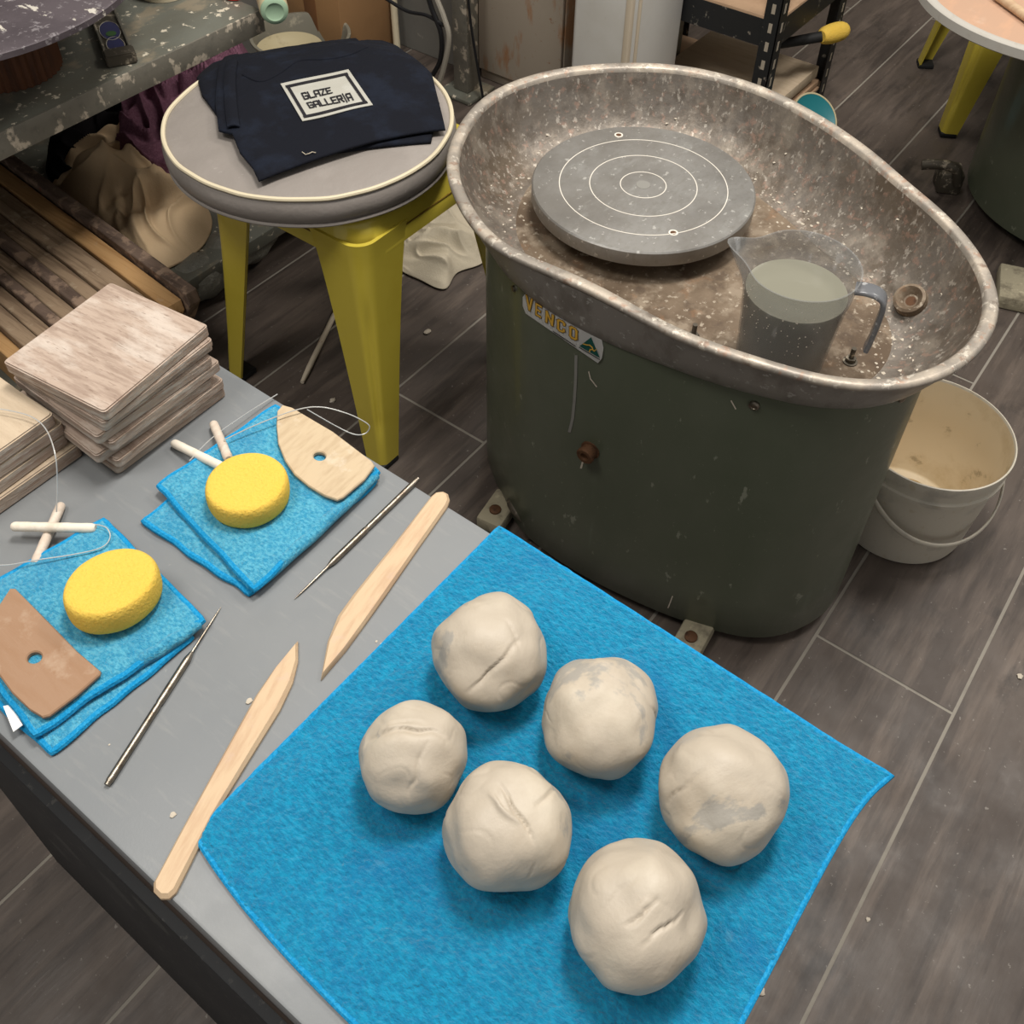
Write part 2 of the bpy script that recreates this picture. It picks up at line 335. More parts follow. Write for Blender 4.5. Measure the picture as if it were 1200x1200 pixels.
def bil(q, u, v):
    A, B, Cc, D = [Vector(x) for x in q]   # A(0,0) B(1,0) C(1,1) D(0,1)
    return (A*(1-u)+B*u)*(1-v)+(D*(1-u)+Cc*u)*v

# stroke lettering on a unit cell, u right, v down
GLY = {
 'V': [[(0, 0), (.5, 1), (1, 0)]], 'E': [[(1, 0), (0, 0), (0, 1), (1, 1)], [(0, .5), (.8, .5)]],
 'N': [[(0, 1), (0, 0), (1, 1), (1, 0)]], 'C': [[(1, .25), (1, .1), (.75, 0), (.25, 0), (0, .12), (0, .88), (.25, 1), (.75, 1), (1, .9), (1, .75)]],
 'O': [[(.25, 0), (.75, 0), (1, .12), (1, .88), (.75, 1), (.25, 1), (0, .88), (0, .12), (.25, 0)]],
 'G': [[(1, .1), (.85, 0), (0, 0), (0, 1), (.85, 1), (1, .88), (1, .52), (.5, .52)]], 'L': [[(0, 0), (0, 1), (1, 1)]],
 'A': [[(0, 1), (0, .12), (.15, 0), (1, 0), (1, 1)], [(0, .58), (1, .58)]], 'Z': [[(0, 0), (1, 0), (0, 1), (1, 1)]],
 'R': [[(0, 1), (0, 0), (1, 0), (1, .5), (0, .5)], [(.45, .5), (1, 1)]], 'I': [[(.5, 0), (.5, 1)]]}
def ribbon(bm, pts, w, fn, sub=3, aspect=1.):
    """thin flat stroke drawn in (u, v) and mapped onto a surface by fn"""
    for a, b in zip(pts, pts[1:]):
        a = Vector(a); b = Vector(b); d = b-a
        L_ = math.hypot(d.x*aspect, d.y)
        if L_ < 1e-9: continue
        e = Vector((d.x*aspect/L_, d.y/L_)); n = Vector((-e.y, e.x))*w/2; ex = e*w/2
        n = Vector((n.x/aspect, n.y)); ex = Vector((ex.x/aspect, ex.y))
        a2 = a-ex; b2 = b+ex
        prev = None
        for k in range(sub+1):
            c = a2+(b2-a2)*(k/sub)
            cur = (bm.verts.new(fn(*(c+n))), bm.verts.new(fn(*(c-n))))
            if prev: bm.faces.new((prev[0], prev[1], cur[1], cur[0]))
            prev = cur
def letters(bm, text, quad, w, gap, fn, wide=None):
    """text laid in a quad of photo measurements; fn maps (px, py) to the surface"""
    n = len(text)
    ws = [(.35 if c == 'I' else 1) for c in text]; tot = sum(ws)+gap*(n-1); u = 0
    for c, cw in zip(text, ws):
        u0 = u/tot; u1 = (u+cw)/tot; u += cw+gap
        def cell(a, b, u0=u0, u1=u1):
            p = bil([(*q, 0) for q in quad], u0+(u1-u0)*a, b); return fn(p.x, p.y)
        for st in GLY[c]: ribbon(bm, st, w*(2.4 if c == 'I' else 1), cell, 3, 1/1.9)

# ------------------------------------------------------------------ room
FX0, FX1, FY0, FY1 = -1.2, 3.4, -1.6, 2.02
def build_floor():
    bm = new()
    rows = range(-8, 13); pitch = .2; g = .0022; L_ = 1.2
    y0 = -.0787
    for r in rows:
        ya, yb = y0+r*pitch, y0+(r+1)*pitch
        if yb < FY0 or ya > FY1: continue
        off = {0: .906, 4: .906, -1: 1.40, 1: 1.55, 2: 1.75, 3: 1.70, 5: 1.62, 6: 1.9, 7: 1.35}.get(r, .906+((r % 4)*.3))-3.6
        x = off-L_
        while x < FX1:
            xa, xb = max(x+g, FX0), min(x+L_-g, FX1)
            if xb > xa:
                a, b = max(ya+g, FY0), min(yb-g, FY1)
                f = bm.faces.new([bm.verts.new(p) for p in ((xa, a, 0), (xb, a, 0), (xb, b, 0), (xa, b, 0))]); f.material_index = 0
            x += L_
    f = bm.faces.new([bm.verts.new(p) for p in ((FX0, FY0, -.0008), (FX1, FY0, -.0008), (FX1, FY1, -.0008), (FX0, FY1, -.0008))]); f.material_index = 1
    box(bm, FX0, FX1, FY0, FY1, -.06, -.002, mi=1)
    return link('floor', bm, ['floor', 'grout'], smooth=False)
struct(build_floor())
bm = new(); box(bm, FX0, FX1, FY1, FY1+.08, 0, 2.75); struct(link('wall_back', bm, 'wall', smooth=False))
bm = new(); box(bm, FX1, FX1+.08, FY0, FY1, 0, 2.75); struct(link('wall_right', bm, 'wall', smooth=False))

bm = new(); box(bm, 1.875, 1.93, 1.515, FY1, 0, 1.2, .002); struct(link('wall_partition', bm, 'wall', smooth=False))

# ------------------------------------------------------------------ work table
TZ = .56
TX0, TX1, TY0, TY1 = .066, .431, -.008, .72
tb = thing('work_table', 'low grey laminate work table with dark side panel, holding the clay balls and hand tools', 'table', (.25, .35, 0))
bm = new(); box(bm, TX0, TX1, TY0, TY1, TZ-.024, TZ, .0025)
link('tabletop', bm, 'table', tb)
bm = new(); box(bm, TX0+.0012, TX1-.004, TY0+.004, TY1-.004, TZ-.040, TZ-.0242, .001); link('edge_band', bm, 'table_edge', tb)
bm = new(); box(bm, TX0+.006, TX0+.02, TY0+.01, TY1-.01, TZ-.125, TZ-.0402, .001); link('rail', bm, 'table_brown', tb)
bm = new(); box(bm, TX1-.03, TX1-.016, TY0+.01, TY1-.01, TZ-.125, TZ-.0402, .001); link('rail', bm, 'table_brown', tb)
bm = new(); box(bm, .0632, TX0+.02, TY0+.02, TY1-.01, .0, TZ-.1255, .0015); link('side_panel', bm, 'black_panel', tb)
for yy in (TY0+.03, TY1-.06):
    bm = new(); box(bm, TX1-.06, TX1-.02, yy, yy+.04, 0, TZ-.1255, .002); link('leg', bm, 'black_panel', tb)

# ------------------------------------------------------------------ big towel under the clay balls
tA, tB, tC_, tD = at(230, 980, TZ), at(585, 621, TZ), at(1042, 914, TZ), Vector((.085, -.014, TZ))
TS = .0045
def towel_fn(u, v):
    p = bil([tA, tB, tC_, tD], u, v)
    # slightly bowed edges
    p.x += .018*((1-v)**5-(1-v))*(1-u)**2
    p.y += .012*(u-u**14)*v**2
    q = Vector((p.x*9, p.y*9, 3.3))
    e = min(u, 1-u, v, 1-v)
    w = max(0, noise.noise(q))*.0065+max(0, noise.noise(Vector((p.x*7+p.y*20, p.y*9, 6.1)))-.05)*.006+max(0, noise.noise(Vector((p.x*22+p.y*9, p.y*6, 1.7)))-.12)*.007*max(0, 1-2.2*u)
    z = TZ+TS+w*min(1, e*8)+.0009*noise.noise(Vector(((p.x+p.y)*330, (p.x-p.y)*150, 2)))+.0005*noise.noise(p*420)
    # ridge along the knife-side crease
    d = (p.x*.85+(p.y-.335)*.2)
    if u > .9 and v > .9: z += .003*((u-.9)*10)*((v-.9)*10)
    return Vector((p.x, p.y, z))
bm = new(); sheet(bm, towel_fn, 300, 300, TS-.0006)
tow = link('terry_towel', bm, 'towel', origin=(.25, .16, TZ), angle=80)
tag(tow, 'large bright blue terry towel spread flat under the six clay balls', 'towel')
bm = new()
N_ = 60
edge = [towel_fn(i/N_, 0) for i in range(N_)]+[towel_fn(1, i/N_) for i in range(N_)]+[towel_fn(1-i/N_, 1) for i in range(N_)]+[towel_fn(0, 1-i/N_) for i in range(N_)]
tube(bm, [p-Vector((0, 0, .0019)) for p in edge], .0024, 8, closed=True)
link('hem', bm, 'hem', tow)

# ------------------------------------------------------------------ clay balls
ball_names = [
    (574, 760, .0800, .0860, 0.1, 'folded creases curling across its front, back-left ball of the six, nearest the wheel-side towel corner'),
    (703, 834, .0820, .0850, 1.3, ''), (484, 883, .0700, .0760, 2.2, ''), (595, 965, .0795, .0850, 3.4, ''), (849, 924, .0850, .0860, 4.8, ''), (747, 1068, .0800, .0880, 5.9, '')]
ball_labels = [
    'pale clay ball with deep curling fold creases, at the towel corner nearest the pottery wheel',
    'smooth round clay ball in the middle of the far row of three',
    'smallest clay ball of the six, with a diagonal groove, nearest the wooden modelling knives',
    'lumpy clay ball with grey smears, in the middle of the near row',
    'squarish clay ball with a grey smear on its left, nearest the overhanging towel corner',
    'largest clay ball, tall with soft vertical folds, nearest the bottom edge of the photo']
def ridge(d, axis, off, width):
    """a fold line: the plane d.axis = off"""
    t = (d.dot(axis)-off)/width
    return math.exp(-t*t)
creases = {
 0: [((.1, .95, .3), -.25, .05, -.045, (-.5, -.4, .75), .7), ((.75, -.3, -.2), .05, .045, -.05, (-.3, -.2, .9), .6), ((-.3, .8, .5), -.02, .04, -.04, (-.8, -.1, .5), .5), ((.2, 1, -.3), -.5, .04, -.05, (-.4, -.7, .5), .6)],
 1: [((.6, .5, -.3), -.35, .05, -.03, (.2, -.8, .4), .5), ((-.2, .9, .4), .35, .05, -.02, (-.4, .3, .8), .5)],
 2: [((.75, .55, -.1), -.05, .09, -.075, (-.3, 0, 1), .9), ((.7, .6, .1), .3, .06, -.02, (0, .3, 1), .6), ((.2, -.9, .1), .5, .06, -.03, (-.3, -.6, .6), .6)],
 3: [((.85, -.1, .1), .0, .07, .05, (-.1, .0, 1), .35), ((.8, -.35, .1), .18, .04, -.06, (.0, -.2, 1), .55), ((.1, .9, .1), -.25, .04, -.04, (.5, -.4, .7), .4), ((-.6, .6, .2), -.1, .05, -.03, (-.6, -.3, .5), .6)],
 4: [((.35, .9, .1), .3, .05, -.03, (-.6, .4, .6), .5), ((.9, .0, -.3), -.3, .05, -.04, (-.7, -.2, .5), .5), ((.1, -.3, .95), -.45, .05, -.03, (-.2, -.8, -.1), .8)],
 5: [((.3, .95, .0), -.05, .05, .04, (-.3, -.35, .8), .4), ((.3, .95, 0), -.18, .035, -.06, (-.3, -.35, .8), .42), ((.3, .9, .2), -.36, .035, -.05, (-.2, -.5, .7), .42), ((.3, .95, .0), .2, .05, -.025, (-.3, -.1, .9), .5)]}
shapes = {0: (1.0, 1.03, .95), 1: (1.02, 1.0, .93), 2: (1.03, .98, .98), 3: (.98, 1.03, .97), 4: (1.03, 1.0, .96), 5: (1.04, .98, 1.03)}
right_v = Vector((RT.x, RT.y, 0)).normalized(); fwd_v = Vector((FW.x, FW.y, 0)).normalized()
for k, (px, py, w, h, seed, _) in enumerate(ball_names):
    r = (w+h)/4
    bm = new(); bmesh.ops.create_icosphere(bm, subdivisions=6, radius=1)
    sx = shapes[k]
    for v in bm.verts:
        d = v.co.normalized()
        n1 = noise.noise(d*1.25+Vector((seed*7, seed, 2)))*.11
        n2 = noise.noise(d*2.6+Vector((seed*3, 5, seed)))*.04
        n3 = -max(0, .06-abs(noise.noise(d*1.5+Vector((seed, 9, seed*5)))))*.20*max(0, min(1, noise.noise(d*1.8+Vector((4, seed*3, 2)))*4+.3))
        cr = 0
        for ax, off, wd, amp, cen, rad in creases[k]:
            ax = Vector(ax).normalized(); cen = Vector(cen).normalized()
            fall = max(0, 1-((d-cen).length/rad)**2)
            wob = off+.10*noise.noise(d*2.4+Vector((seed, off, 3)))
            t = (d.dot(ax)-wob)/wd
            # a lip: one flank steep, other soft
            cr += 1.5*amp*fall*(math.exp(-t*t*(16 if t > 0 else .9)))
        rad_ = 1+n1+n2+n3+cr
        p = Vector((d.x*w/(w+h)*2, d.y*w/(w+h)*2, d.z))
        # camera-right / away axes carry the measured width and depth
        q = d*rad_
        q = Vector((q.x*sx[0], q.y*sx[1], q.z*sx[2]))
        if q.z < -.86: q.z = -.86-(-.86-q.z)*.1
        v.co = q*r
    zmin = min(v.co.z for v in bm.verts)
    base = at(px, py, TZ+.007+r*.95)
    c = Vector((base.x, base.y, TZ+.006-zmin))
    bmesh.ops.translate(bm, vec=c, verts=bm.verts[:])
    turn = Matrix.Rotation(seed*1.1+.5, 4, 'Z') @ Matrix.Rotation(seed*.7, 4, 'X')
    bmesh.ops.transform(bm, matrix=Matrix.Translation((c.x, c.y, TZ+.006)) @ turn.inverted() @ Matrix.Translation((-c.x, -c.y, -TZ-.006)), verts=bm.verts[:])
    ob = link('clay_ball', bm, 'clay', origin=(c.x, c.y, TZ+.006), angle=180); ob.rotation_euler = turn.to_euler()
    tag(ob, ball_labels[k], 'clay', 'clay balls on the blue towel')

# ------------------------------------------------------------------ folded cloths on the table
def folded_cloth(label, quad_top, quad_low, fold_edges, tagq, seed):
    """two doubled layers of terry; quad corners A B C D in photo measurements"""
    cen = at(*[sum(p[i] for p in quad_top)/4 for i in (0, 1)], TZ)
    T = thing('folded_cloth', label, 'cloth', (cen.x, cen.y, TZ), 'folded blue cloths')
    def lay(quad, z, th, nm, bulge, sd):
        q = [at(x, y, z) for x, y in quad]
        def fn(u, v):
            uu = .5-.5*math.cos(PI*u)*.999; vv = .5-.5*math.cos(PI*v)
            uu = lerp(u, uu, .5); vv = lerp(v, vv, .5)
            p = bil(q, uu, vv)
            p.x += .0022*noise.noise(Vector((uu*5, vv*5, sd))); p.y += .0022*noise.noise(Vector((uu*5, vv*5, sd+9)))
            e = min(uu, 1-uu, vv, 1-vv)
            z_ = z+bulge*(1-math.exp(-e*22))-bulge+.0014*noise.noise(Vector((uu*4+sd, vv*4, 1)))+.0003*noise.noise(p*300)
            return Vector((p.x, p.y, z_))
        bm = new(); sheet(bm, fn, 60, 60, th)
        o = link(nm, bm, 'towel2', T, angle=80)
        N_ = 30
        ed = [fn(i/N_, 0) for i in range(N_)]+[fn(1, i/N_) for i in range(N_)]+[fn(1-i/N_, 1) for i in range(N_)]+[fn(0, 1-i/N_) for i in range(N_)]
        bm = new(); tube(bm, [p-Vector((0, 0, th*.5)) for p in ed], th*.62, 8, closed=True)
        link('hem', bm, 'hem', o)
        return fn
    lay(quad_low, TZ+.0062, .0052, 'lower_fold', .001, seed)
    top = lay(quad_top, TZ+.0150, .0056, 'upper_fold', .0018, seed+3)
    # rolled fold joining both layers along edge B-C
    for (a, b) in fold_edges:
        p0, p1 = at(*a, TZ+.009), at(*b, TZ+.009)
        bm = new()
        tube(bm, [p0.lerp(p1, i/20)+Vector((0, 0, .0006*math.sin(i))) for i in range(21)], [.0040+.0020*math.sin(PI*min(1, max(0, i/20))) for i in range(21)], 12)
        link('rolled_fold', bm, 'towel2', T)
    q = [at(x, y, TZ+.0085) for x, y in tagq]
    bm = new()
    def tf(u, v):
        p = bil(q, u, v); p.z += .0007; return p
    sheet(bm, tf, 4, 6, .0007)
    o = link('care_label', bm, 'badge', T); o['label'] = 'small white sewn-in care label'
    return T
folded_cloth('folded blue cloth carrying the pale wooden rib, on the table beside the taller board stack',
    [(322, 474), (441, 550), (297, 686), (186, 566)], [(300, 505), (438, 562), (291, 692), (168, 608)],
    [((441, 557), (297, 690))], [(213, 549), (234, 538), (238, 546), (218, 557)], 1.)
folded_cloth('folded blue cloth carrying the brown wooden rib, at the left edge of the photo',
    [(120, 607), (235, 724), (40, 856), (-62, 712)], [(105, 640), (222, 745), (60, 878), (-70, 760)],
    [((234, 731), (146, 787))], [(4, 828), (13, 826), (27, 850), (16, 858)], 5.)

# ------------------------------------------------------------------ sponges
def sponge(label, px, py, rx, ry, hgt, rot, z0, tilt=(0, 0)):
    c = at(px, py, z0+hgt*.6)
    bm = new()
    prof = []
    n = 64; rr = []
    K = 14
    for i in range(K+1):
        a = -PI/2+PI*i/K
        s = math.copysign(abs(math.cos(a))**.55, 1); zz = math.copysign(abs(math.sin(a))**.75, math.sin(a))
        s = .80+.20*s if abs(a) < PI/2-1e-6 else .80
        rr.append((s, zz))
    prof = [(.02, -1.0), (.4, -1.0), (.7, -1.0)]+[(s, z) for s, z in rr]+[(.7, 1.0), (.4, 1.0), (.02, 1.0)]
    prof[3+K//2] = (1, 0)
    R_ = []
    for s, z in prof:
        ring = []
        for k in range(n):
            a = 2*PI*k/n
            x = rx*s*math.cos(a); y = ry*s*math.sin(a); zz = hgt/2*z
            w = 1+.012*noise.noise(Vector((math.cos(a)*2, math.sin(a)*2, z+px)))
            if abs(z) > .98: zz -= .0015*math.copysign(1, z)*(1-s)**2
            ring.append(Vector((x*w, y*w, zz)))
        R_.append(ring)
    rings(bm, R_)
    bmesh.ops.transform(bm, matrix=Matrix.Rotation(rot, 4, 'Z') , verts=bm.verts[:])
    bmesh.ops.transform(bm, matrix=Matrix.Rotation(tilt[0], 4, Vector((math.cos(tilt[1]), math.sin(tilt[1]), 0))), verts=bm.verts[:])
    zmin = min(v.co.z for v in bm.verts)
    bmesh.ops.translate(bm, vec=(c.x, c.y, z0-zmin), verts=bm.verts[:])
    return tag(link('sponge', bm, 'sponge', origin=(c.x, c.y, z0), angle=70), label, 'sponge', 'round yellow sponges')
SZ = TZ+.0155
sponge('flat-lying round yellow sponge on the farther folded cloth, beside the pale rib', 290, 572, .0352, .0352, .024, .3, SZ)
sponge('oval yellow sponge on the nearer folded cloth, beside the brown rib', 133, 692, .0372, .0335, .026, -.1, SZ, (.09, 2.2))

# ------------------------------------------------------------------ wooden ribs with a hole
def plate_with_hole(bm, outline, hole, z0, z1, bev=.001):
    """outline and hole: (x, y); both sampled by angle about the hole centre"""
    hc = Vector((sum(p[0] for p in hole)/len(hole), sum(p[1] for p in hole)/len(hole)))
    n = 120
    def radial(poly, a):
        d = Vector((math.cos(a), math.sin(a))); best = 0
        for i in range(len(poly)):
            p = Vector(poly[i][:2])-hc; q = Vector(poly[(i+1) % len(poly)][:2])-hc; e = q-p
            den = d.x*e.y-d.y*e.x
            if abs(den) < 1e-12: continue
            t = (p.x*e.y-p.y*e.x)/den; s = (p.x*d.y-p.y*d.x)/den
            if t > 0 and -1e-6 <= s <= 1+1e-6: best = max(best, t)
        return hc+d*best
    # include outline corners as angles
    angs = sorted([2*PI*i/n for i in range(n)]+[math.atan2(p[1]-hc.y, p[0]-hc.x) % (2*PI) for p in outline])
    O = [radial(outline, a) for a in angs]; H = [radial(hole, a) for a in angs]
    def ring(P, k, z): return [Vector((*(hc+(p-hc)*k), z)) for p in P]
    def inset(P, d, z): return [Vector((*(p-(p-hc).normalized()*d), z)) for p in P]
    R_ = [ring(H, 1, z0), inset(O, bev, z0), ring(O, 1, z0+bev), ring(O, 1, z1-bev), inset(O, bev, z1), inset(H, -bev, z1), ring(H, 1, z1-bev), ring(H, 1, z0)]
    rings(bm, R_, True, False, False)
    bmesh.ops.remove_doubles(bm, verts=bm.verts[:], dist=1e-6)
RZ = SZ+.0008
def rib(label, pts, hole, m, dz=0):
    o2 = [at(x, y, RZ+.003+dz) for x, y in pts]; h2 = [at(x, y, RZ+.003+dz) for x, y in hole]
    bm = new(); plate_with_hole(bm, o2, h2, RZ+dz, RZ+.004+dz)
    c = sum(o2, Vector())/len(o2)
    return tag(link('wooden_rib', bm, m, origin=(c.x, c.y, RZ), angle=35), label, 'pottery rib', 'half-round wooden ribs')
def ell(cx, cy, rx, ry, rot=0, n=24):
    return [(cx+rx*math.cos(2*PI*i/n)*math.cos(rot)-ry*math.sin(2*PI*i/n)*math.sin(rot), cy+rx*math.cos(2*PI*i/n)*math.sin(rot)+ry*math.sin(2*PI*i/n)*math.cos(rot)) for i in range(n)]
rib('pale half-round wooden rib with one hole, lying on the farther folded blue cloth',
    [(331, 475), (342, 478), (390, 506), (436, 541), (439, 546), (427, 562), (402, 583), (395, 586), (380, 581), (362, 570), (345, 556), (334, 540), (326, 520), (324, 500), (325, 482)],
    ell(374.5, 535, 7.5, 5, .1), 'rib')
rib('brown half-round wooden rib with one hole, lying on the nearer folded blue cloth',
    [(12, 690), (18, 690), (50, 722), (90, 763), (118, 787), (117, 791), (90, 815), (58, 839), (50, 841), (35, 832), (14, 812), (-2, 790), (-7, 765), (-6, 735), (0, 708)],
    ell(40.5, 771, 9, 6.5, -.3), 'rib_brown')

# ------------------------------------------------------------------ needle tools
def needle_tool(label, tip, mid, end, grp='needle tools'):
    r = .0029
    a, m_, e = at(*tip, TZ+.0012), at(*mid, TZ+r), at(*end, TZ+r)
    T = thing('needle_tool', label, 'needle tool', (e.x, e.y, TZ), grp)
    def P_(t): return m_.lerp(e, t)
    K = 60
    pts = [P_(i/K) for i in range(K+1)]
    rad = []
    for i in range(K+1):
        t = i/K
        k = r
        if t < .06: k = r*(.45+.55*t/.06)
        elif .40 < t < .425: k = r*.8
        elif t >= .425: k = r*.92
        if t > .98: k = r*.75
        rad.append(k)
    bm = new(); tube(bm, pts, rad, 14); link('handle', bm, 'steel', T)
    bm = new(); tube(bm, [m_.lerp(a, i/8) for i in range(-1, 9)], [.0011, .0011, .0010, .0010, .0010, .0009, .0009, .0008, .0006, .0002], 8); link('needle', bm, 'steel', T)
    return T
needle_tool('metal needle tool lying between the farther folded cloth and the upper wooden knife', (345, 702), (384, 664), (490, 561))
needle_tool('dark-handled metal needle tool lying between the nearer folded cloth and the lower wooden knife', (259, 711), (225, 764), (125, 920))

# ------------------------------------------------------------------ wooden modelling knives
def knife(label, pts, ridge_pts):
    q = [at(x, y, TZ+.003) for x, y in pts]
    bm = new()
    c = sum(q, Vector())/len(q)
    # lofted: flat underside, crowned top
    low = [Vector((p.x, p.y, TZ+.0003)) for p in q]
    mid = [Vector((p.x, p.y, TZ+.0028)) for p in q]
    # inset top towards the long axis
    a, b = at(*ridge_pts[0], TZ+.003), at(*ridge_pts[1], TZ+.003)
    ax = (b-a)
    top = []
    for p in q:
        t = max(0.03, min(.97, (p-a).dot(ax)/ax.dot(ax)))
        f = a+ax*t
        w = lerp(p, f, .22); top.append(Vector((w.x, w.y, TZ+.0058)))
    rings(bm, [low, mid, top], True, True, True)
    bmesh.ops.triangulate(bm, faces=[f for f in bm.faces if len(f.verts) > 4])
    e = at(*pts[0], TZ)
    gr = Matrix.Rotation(math.atan2(ax.y, ax.x)-PI/2, 4, 'Z')
    bmesh.ops.transform(bm, matrix=Matrix.Translation((c.x, c.y, TZ)) @ gr.inverted() @ Matrix.Translation((-c.x, -c.y, -TZ)), verts=bm.verts[:])
    o = link('wooden_modelling_knife', bm, 'tool_wood', origin=(c.x, c.y, TZ), angle=25); o.rotation_euler = gr.to_euler()
    return tag(o, label, 'modelling knife', 'wooden modelling knives')
knife('pale wooden modelling knife farther from the camera, pointed blade towards the blue towel',
    [(376, 796), (384, 752), (396, 722), (414, 697), (460, 640), (505, 582), (511, 577), (519, 576), (525, 579), (527, 586), (524, 594), (486, 648), (450, 700), (430, 728), (405, 762)],
    [(385, 775), (518, 585)])
knife('pale wooden modelling knife nearest the table edge, its round end under the towel corner',
    [(349, 751), (349, 775), (343, 800), (328, 832), (290, 893), (250, 958), (212, 1034), (206, 1046), (198, 1053), (188, 1053), (180, 1045), (180, 1035), (210, 978), (250, 905), (300, 815), (322, 783)],
    [(342, 770), (192, 1042)])

# ------------------------------------------------------------------ wire cutters
def cutter(label, d1, d2, wires, mats):
    c = at(*d1[0], TZ)
    T = thing('wire_cutter', label, 'wire cutter', (c.x, c.y, TZ), 'wire cutters')
    for (dd, m_, z0, z1) in ((d1, mats[0], d1[2], d1[3]), (d2, mats[1], d2[2], d2[3])):
        p, q = at(*dd[0], z0), at(*dd[1], z1); r = .0042
        bm = new()
        K = 10
        ts = [0, .02, .05]+[.1+.8*i/K for i in range(K+1)]+[.95, .98, 1]
        tube(bm, [p.lerp(q, t) for t in ts], [r*.7, r*.92, r]+[r*(1+.03*math.sin(i*2)) for i in range(K+1)]+[r, r*.92, r*.7], 16)
        link('toggle', bm, m_, T)
    for w in wires:
        bm = new(); tube(bm, spline([at(x, y, z) for x, y, z in w], 10), .00055, 6); link('wire', bm, 'wire', T)
    return T
W = TZ
cutter('wire clay cutter with crossed wooden toggles beside the nearer folded cloth',
    ((72, 591), (41, 661), W+.0046, W+.0120), ((14, 617), (112, 619), W+.0146, W+.0156),
    [[(66, 606, W+.006), (67, 570, W+.03), (65, 535, W+.055), (55, 505, W+.062), (38, 489, W+.0655), (10, 481, W+.0655), (-15, 478, W+.065)],
     [(108, 614, W+.018), (124, 618, W+.019), (129, 630, W+.018), (118, 642, W+.018), (85, 650, W+.018), (45, 656, W+.020), (10, 662, W+.018), (-15, 662, W+.018)]],
    ('dowel', 'dowel_pale'))
cutter('wire clay cutter with toggles under the farther yellow sponge, wire looping past the table edge',
    ((203, 519), (262, 548), W+.0046, W+.0206), ((250, 496), (268, 538), W+.0050, W+.0210),
    [[(222, 540, W+.014), (250, 512, W+.012), (290, 484, W+.008), (325, 462, W+.004)],
     [(262, 516, W+.02), (300, 498, W+.024), (345, 481, W+.026), (375, 477, W+.024), (405, 484, W+.018), (425, 493, W+.010), (433, 500, W+.004), (428, 508, W-.002), (415, 509, W+.001), (395, 500, W+.003), (360, 480, W+.004)]],
    ('dowel_pale', 'dowel'))
# crumbs of clay on the table
for k, (x, y, s) in enumerate([(292, 822, .0022), (203, 955, .0019), (441, 752, .0009), (447, 755, .0011), (128, 873, .0007)]):
    c = at(x, y, TZ)
    bm = new(); bmesh.ops.create_icosphere(bm, subdivisions=2, radius=s)
    for v in bm.verts: v.co = Vector((v.co.x*1.3, v.co.y, v.co.z*.5))*(1+.4*noise.noise(v.co*900))+Vector((c.x, c.y, TZ+s*.3))
    o = link('clay_crumb', bm, 'clay_dry', origin=(c.x, c.y, TZ))
    tag(o, ['flat crumb of dried clay between the needle tool and the lower wooden knife', 'crumb of dried clay beside the round end of the lower wooden knife',
            'tiny dried clay crumb on the table near the left edge of the towel', 'dried clay crumb on the table touching the left edge of the towel',
            'tiniest dried clay crumb, just under the corner of the nearer folded cloth'][k], 'clay crumb', 'clay crumbs on the table')

# ------------------------------------------------------------------ stacks of ply boards
def board(name, label, cx, cy, sx, sy, z, th, rot, m, grp):
    bm = new(); 
    t = bmesh.new()
    bmesh.ops.create_cube(t, size=1, matrix=Matrix.Diagonal((sx, sy, th, 1)))
    es = [e for e in t.edges if abs(e.verts[0].co.z-e.verts[1].co.z) > 1e-6]
    bmesh.ops.bevel(t, geom=es, offset=.004, segments=3, affect='EDGES', profile=.5)
    bmesh.ops.bevel(t, geom=[e for e in t.edges if abs(e.verts[0].co.z-e.verts[1].co.z) < 1e-6 and len(e.link_faces) == 2 and abs(e.link_faces[0].normal.z-e.link_faces[1].normal.z) > .5], offset=.0013, segments=2, affect='EDGES')
    t.normal_update()
    for f in t.faces: f.material_index = 0 if abs(f.normal.z) > .7 else 1
    me = bpy.data.meshes.new(name); t.to_mesh(me); t.free()
    me.materials.append(MT[m]); me.materials.append(MT['ply_edge'])
    o = bpy.data.objects.new(name, me); C.objects.link(o)
    o.location = (cx, cy, z+th/2); o.rotation_euler = (0, 0, rot); bm.free()
    return tag(o, label, 'board', grp)
BR = [  # from the bottom: x, y offset, rotation, thickness
    (.341, .703, .00, .0125), (.339, .699, .035, .0110), (.331, .703, -.03, .0115), (.339, .698, .04, .0120),
    (.334, .700, .00, .0115), (.338, .701, .06, .0085), (.336, .696, .07, .0085), (.335, .697, .125, .0125)]
ords = ['lowest board of the taller stack, resting on the grey table', 'second board from the bottom of the taller stack', 'third board from the bottom of the taller stack',
        'fourth board from the bottom of the taller stack', 'fourth board from the top of the taller stack, above the middle', 'third board from the top of the taller stack', 'thin board just under the top board of the taller stack',
        'top board of the taller stack, its whitened grain facing up']
z = TZ+.0003
for k, (x, y, r, th) in enumerate(BR):
    board('plywood_board', 'square clay-stained plywood, '+ords[k], x, y, .129, .122, z, th, r, 'ply', 'plywood boards in the taller stack'); z += th+.0002
z = TZ+.0003
ords = ['lowest board of the shorter stack, resting on the grey table', 'second board from the bottom of the shorter stack', 'board just under the top of the shorter stack', 'top board of the shorter stack at the left edge of the photo']
for k, (x, y, r, th) in enumerate([(.207, .752, .0, .016), (.200, .756, .04, .014), (.203, .757, .0, .014), (.197, .756, .03, .014)]):
    board('plywood_board', 'square cream plywood, '+ords[k], x, y, .132, .13, z, th, r, 'ply_pale', 'plywood boards in the shorter stack'); z += th+.0002

